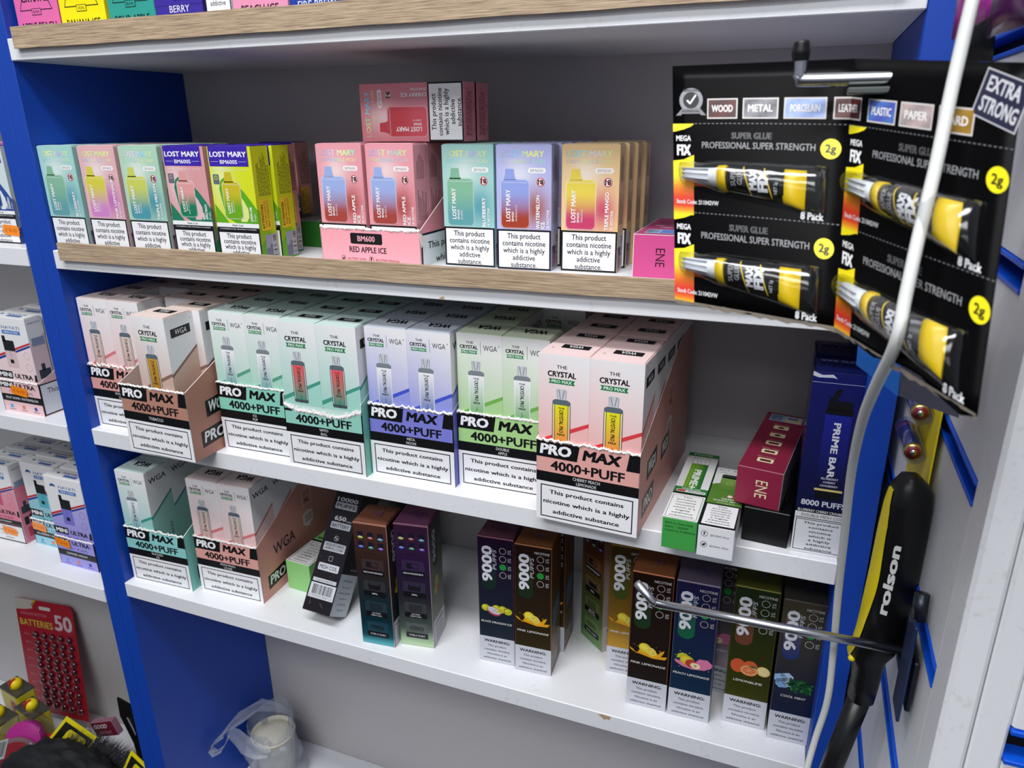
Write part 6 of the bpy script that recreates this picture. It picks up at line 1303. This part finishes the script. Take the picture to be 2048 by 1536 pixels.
def ribbon(name, pts, ws, m, parent):
    bm = bmesh.new(); pr = None; N = len(pts)
    for i, (p, w_) in enumerate(zip(pts, ws)):
        p = Vector(p); row = []
        for k in range(5):
            t = k/4-0.5; row.append(bm.verts.new(p+Vector((0.25*w_*t, 0.55*w_*t, w_*t))+Vector((0.002*math.sin(i*2.1+k*1.7), 0.004*math.cos(k*2.4+i), 0))))
        if pr:
            for k in range(4): bm.faces.new((pr[k], row[k], row[k+1], pr[k+1]))
        pr = row
    bmesh.ops.subdivide_edges(bm, edges=bm.edges[:], cuts=1, smooth=0.6)
    return from_bm(name, bm, m, parent, smooth=True)
ribbon('bag_handle', [(0.026, 0.022, 0.120), (0.012, 0.006, 0.142), (-0.0075, -0.013, 0.156), (-0.0225, -0.029, 0.148), (-0.034, -0.050, 0.146), (-0.039, -0.070, 0.136), (-0.0455, -0.088, 0.130)], [0.012, 0.016, 0.018, 0.024, 0.024, 0.014, 0.008], M_BAG, bag)
ribbon('bag_handle', [(-0.038, -0.072, 0.134), (-0.0455, -0.090, 0.130), (-0.049, -0.094, 0.120), (-0.0435, -0.092, 0.111), (-0.0385, -0.080, 0.112), (-0.036, -0.066, 0.122)], [0.010, 0.008, 0.007, 0.007, 0.008, 0.010], M_BAG, bag)
ribbon('bag_handle', [(-0.037, -0.062, 0.134), (-0.030, -0.054, 0.116), (-0.016, -0.050, 0.098), (0.004, -0.046, 0.088), (0.022, -0.040, 0.084)], [0.022, 0.026, 0.024, 0.018, 0.010], M_BAG, bag)

# ------------------------------------------------------------ bottom of the left bay
def poly3(name, P, th, m, parent=None, loc=None):
    bm = bmesh.new(); P = [Vector(p) for p in P]; n = (P[1]-P[0]).cross(P[2]-P[0]).normalized()
    a = [bm.verts.new(p) for p in P]; b = [bm.verts.new(p-n*th) for p in P]; bm.faces.new(a); bm.faces.new(b[::-1])
    for i in range(len(P)): bm.faces.new((a[i], b[i], b[(i+1) % len(P)], a[(i+1) % len(P)]))
    bmesh.ops.recalc_face_normals(bm, faces=bm.faces); return from_bm(name, bm, m, parent, loc=loc)
bt = tag(empty('button_battery_card', (-0.62, 0.185, LB)), 'red card of fifty button batteries leaning against the back of the left bay', 'battery pack')
BW, BH = 0.178, 0.262
th_ = math.asin(0.235/0.262)
bt.rotation_euler = (-math.radians(9), math.radians(-6.5), 0)
bt.location = (-0.640, 0.198, LB+0.021)
bm = bmesh.new(); Pc = [(0, 0, 0), (BW, 0, 0), (BW, 0, BH-0.012), (BW-0.012, 0, BH), (0, 0, BH)]
a = [bm.verts.new(p) for p in Pc]; b_ = [bm.verts.new((p[0], 0.0015, p[2])) for p in Pc]; bm.faces.new(a); bm.faces.new(b_[::-1])
for i in range(5): bm.faces.new((a[i], b_[i], b_[(i+1) % 5], a[(i+1) % 5]))
bmesh.ops.recalc_face_normals(bm, faces=bm.faces); from_bm('backing_card', bm, mat('red_card', '#a01426', rough=0.35), bt)
A = Art(BW, BH); A.poly([(0, 0), (0.32, 0.0), (0.30, 0.075), (0.18, 0.09), (0.0, 0.10)], '#b8b0a4', 0); A.poly([(0.32, 0.0), (0.38, 0), (0.36, 0.02), (0.28, 0.04), (0.30, 0.06)], '#c8b020', 0)
A.rrect(0.42, 0.045, 0.62, 0.075, 0.003, '#c9c4bc', 1); A.text('ALKALINE BUTTON', 0.30, 0.125, 0.026, '#c87888', 1, w=0.46); A.text('BATTERIES', 0.33, 0.205, 0.055, '#c8b838', 1, w=0.58, bold=0.01); A.text('50', 0.81, 0.165, 0.125, '#c9b4b8', 1, w=0.30, bold=0.03)
for i in range(9): A.text('AG %d' % (i+1), 0.13, 0.31+0.072*i, 0.016, '#b87884', 1, w=0.10, bold=0.02)
A.emit('card_print', bt, (0, 0, BH), (1, 0, 0), (0, 0, -1))
M_BUB = mat('button_blister', '#5a2430', rough=0.12, metal=0.35, coat=1)
dome = None
for r in range(10):
    for c in range(5):
        x = BW*(0.30+0.145*c)+(0.004 if r % 2 else 0); z = BH*(0.70-0.068*r)
        if dome is None:
            dome = lathe('battery_bubble', [(0.0082, 0), (0.0078, 0.003), (0.0058, 0.0058), (0.003, 0.0068), (0, 0.0070)], M_BUB, bt, 14); d_ = dome
        else: d_ = link('battery_bubble', dome.data, bt)
        d_.location = (x, 0, z); d_.rotation_euler = (PI/2, 0, 0)
def can(label, x, y, h, rz):
    t = tag(empty('fluid_can', (x, y, LB), math.radians(rz)), label, 'can', 'yellow lighter fluid cans')
    bm = bmesh.new(); bm_box(bm, -0.032, -0.018, 0, 0.032, 0.018, h); bevel(bm, 0.004, 3); from_bm('can_body', bm, M_YELCAN, t)
    bm = bmesh.new(); bm_box(bm, -0.0325, -0.0185, h-0.003, 0.0325, 0.0185, h+0.0012); bevel(bm, 0.0015, 2); from_bm('can_rim', bm, mat('can_metal', '#6a6a66', rough=0.35, metal=0.8), t)
    z = lathe('nozzle_cap', [(0.0115, h), (0.0118, h+0.010), (0.0108, h+0.014), (0.007, h+0.018), (0, h+0.019)], M_YEL, t, 20)
    s = slab('red_spout', -0.0035, -0.0122, h+0.006, 0.0035, 0.002, h+0.0192, mat('spout_red', '#b01c1c', rough=0.4), z, 0.001)
    A = Art(0.05, h); A.rrect(0.55, 0.12, 0.9, 0.3, 0.002, '#a82018', 1); A.rect(0.1, 0.4, 0.9, 0.7, '#c8a818', 1); A.emit('can_label', t, (-0.025, -0.0181, h), (1, 0, 0), (0, 0, -1))
M_YELCAN = mat('can_yellow', '#b8a81c', rough=0.3)
can('yellow fluid can with a red spout at the left edge, rear of the three', -0.560, 0.135, 0.158, -8)
can('yellow fluid can with a red spout nearest the red battery card', -0.488, 0.112, 0.148, -10)
can('yellow fluid can with a red spout at the left edge, front of the three', -0.545, 0.082, 0.138, -6)
# red tape dispenser blister
disp = tag(empty('tape_dispenser', (-0.440, 0.035, -0.535)), 'round red item in a clear plastic shell at the bottom left corner', 'dispenser')
lathe('red_disc', [(0, 0.010), (0.0400, 0.010), (0.0415, 0.0095), (0.043, 0.0080), (0.043, 0.0005), (0.0425, 0), (0, 0)], mat('disc_red', '#7c0e18', rough=0.3), disp, 36, rot=(math.radians(62), 0, 0.3))
lathe('shell_rim', [(0.044, 0.008), (0.050, 0.010), (0.052, 0.004), (0.050, -0.002), (0.044, 0.0)], mat('shell_grey', '#8a6a70', rough=0.1, alpha=0.6), disp, 36, rot=(math.radians(62), 0, 0.3))
shell = lathe('clear_shell', [(0.050, 0.0), (0.050, -0.022), (0.044, -0.030), (0.0, -0.032)], M_FILM, disp, 30, rot=(math.radians(62), 0, 0.3), loc=(-0.006, 0.02, 0.035))
mg = lathe('magenta_roll', [(0, 0.0), (0.0350, 0.0), (0.0355, -0.0003), (0.036, -0.0010), (0.036, -0.0170), (0.0355, -0.0177), (0.0350, -0.018), (0, -0.018)], mat('roll_magenta', '#a41c7c', rough=0.4), disp, 30, rot=(math.radians(62), 0, 0.3), loc=(-0.004, 0.02, 0.036))
fr = tag(empty('red_frame_tool', (-0.385, 0.085, -0.505)), 'red plastic handle frame between the fluid cans and the yellow price card', 'tool')
M_RED = mat('red_plastic', '#b81c2c', rough=0.35)
tube('red_bar', [(-0.060, 0, -0.016), (0.0, 0, 0.016), (0.050, 0.003, 0.034)], 0.006, M_RED, fr, smooth_path=False)
tube('red_bar', [(-0.055, 0, -0.050), (0.0, 0, -0.030), (0.045, 0.0, -0.018)], 0.006, M_RED, fr, smooth_path=False)
tube('red_bar', [(-0.022, 0, 0.004), (-0.028, 0, -0.040)], 0.005, M_RED, fr, smooth_path=False)
tube('black_bar', [(-0.060, -0.012, 0.010), (-0.062, -0.012, -0.056)], 0.007, M_BLACK, fr, smooth_path=False)
def pcard(label, P, txt, rot):
    o = quadcard('price_card', [Vector(p) for p in P], 0.001, '#d8c818', label, 'card', lambda A: (A.rect(0.08, 0.10, 0.98, 1, '#17170f', 1), A.rrect(0.28, 0.18, 0.86, 0.60, 0.006, '#d8c818', 2), A.text(txt, 0.57, 0.39, 0.24, '#16160e', 3, w=0.42, bold=0.01, rot=0), A.rect(0.08, 0.66, 0.5, 1.0, '#c8701c', 2)), W=0.09, H=0.055)
    return o
pcard('yellow and black price card lying in front of the red battery card', [(-0.300, 0.058, -0.392), (-0.228, 0.055, -0.412), (-0.270, 0.022, -0.470), (-0.352, 0.025, -0.462)], 'd66', 180)
pcard('yellow price card at the bottom, half hidden by the left upright', [(-0.140, 0.050, -0.405), (-0.088, 0.045, -0.430), (-0.098, 0.020, -0.480), (-0.160, 0.024, -0.462)], 'd66', 180)
pk = tag(carton('blister_pack', 0.055, 0.012, 0.032, {'front': '#6a1c2c', 'all': '#8a6070'}, M_GLOSS), 'small dark red and pink packet poking out beside the yellow price card', 'packet')
A = Art(0.055, 0.032); A.text('GOOD', 0.4, 0.3, 0.26, '#d0ccd0', 1, w=0.6, shear=0.3, bold=0.03); A.text('mal', 0.5, 0.7, 0.2, '#b87888', 1, w=0.5); A.emit('front_print', pk, *fr_front(0.055, 0.012, 0.032)); pk.location = (-0.268, 0.082, -0.452); pk.rotation_euler = (0, -0.35, 0.1)
tg = quadcard('white_swing_tag', [Vector(p) for p in ((-0.407, -0.005, -0.430), (-0.368, -0.005, -0.408), (-0.383, -0.012, -0.450), (-0.425, -0.012, -0.476))], 0.0008, '#b8bab8', 'white barcode tag lying on the red round item', 'tag', lambda A: barcode(A, 0.08, 0.1, 0.9, 0.85, 16, '#4a4a4e'), W=0.04, H=0.05)
# grey brush
br = tag(empty('brush', (-0.19, 0.05, -0.455)), 'grey bristled brush behind the black cloth', 'brush')
bmH = oval_sweep('brush_back', [((-0.335, 0.050, -0.478), 0.010, 0.012), ((-0.24, 0.050, -0.482), 0.012, 0.014), ((-0.165, 0.050, -0.488), 0.008, 0.012)], M_BLACK, None); bmH.parent = br; bmH.location = -Vector(br.location)
bm = bmesh.new(); random.seed(4)
for k in range(2600):
    t = random.random(); b0 = Vector((-0.315+0.170*t, 0.056+random.uniform(-.012, .014), -0.462-0.010*t)); dirn = Vector((0.62+0.22*t+random.uniform(-.12, .12), random.uniform(-.2, .1), 0.9-0.2*t)).normalized(); L = random.uniform(0.062, 0.082)
    s = Vector((0.0007, 0, 0)); p1 = b0+dirn*L
    vs = [bm.verts.new(b0-s), bm.verts.new(b0+s), bm.verts.new(b0+Vector((0, 0.0009, 0))), bm.verts.new(p1)]
    bm.faces.new((vs[0], vs[1], vs[3])); bm.faces.new((vs[1], vs[2], vs[3])); bm.faces.new((vs[2], vs[0], vs[3]))
bs = from_bm('bristles', bm, mat('grey_bristle', '#5d5b61', rough=0.6), br); bs.location = -Vector(br.location); bs['kind'] = 'stuff'
# black cloth heap
bm = bmesh.new(); bmesh.ops.create_icosphere(bm, subdivisions=5, radius=1)
for v in bm.verts:
    p = v.co.copy(); n1 = noise.noise(p*1.6+Vector((3, 1, 2)))*0.16+abs(noise.noise(p*3.4))*0.13-0.03*abs(math.sin(p.x*7+p.y*4+3*noise.noise(p*2)))
    v.co = Vector((p.x*0.138*(1+n1), p.y*0.056*(1+n1), p.z*0.112*(1+n1)))
    if v.co.z < -0.10: v.co.z = -0.10
cl = from_bm('black_bundle', bm, mat('black_fabric', '#101114', rough=0.75, bump=0.4, bscale=500), smooth=True); tag(cl, 'crumpled black cloth bundle at the bottom left with a thin grey piping', 'cloth'); place(cl, -0.240, -0.002, -0.500)
pp = []
for k in range(22):
    a = math.radians(160-k*6.2); r = Vector((math.cos(a)*0.120, -0.036, math.sin(a)*0.088)); pp.append(r+Vector((0, -0.004*math.sin(k), 0)))
tube('piping', pp, 0.0018, mat('grey_piping', '#2e3440', rough=0.6), cl)
# boxes under the cloth that hold it up
crate = tag(empty('storage_tub', (-0.27, 0.015, LB)), 'dark low tub under the black cloth, mostly below the frame', 'tub')
slab('tub_body', -0.14, -0.012, 0, 0.14, 0.075, 0.024, M_BLACK, crate, 0.003)
# black utensil head against the upright
P = [(-0.1585, 0.062, -0.306), (-0.1330, 0.062, -0.312), (-0.1080, 0.066, -0.420), (-0.100, 0.068, -0.628), (-0.140, 0.068, -0.628), (-0.1480, 0.066, -0.405), (-0.1610, 0.062, -0.345)]
ut = tag(poly3('spatula', P, 0.003, M_BLACK), 'black slotted plastic tool head standing against the left upright', 'tool')
sl_ = poly3('slot_edge', [(-0.1465, 0.0602, -0.345), (-0.1425, 0.0602, -0.346), (-0.1285, 0.0630, -0.398), (-0.1315, 0.0630, -0.400)], 0.0008, mat('slot_grey', '#8a8a92', rough=0.5), ut)
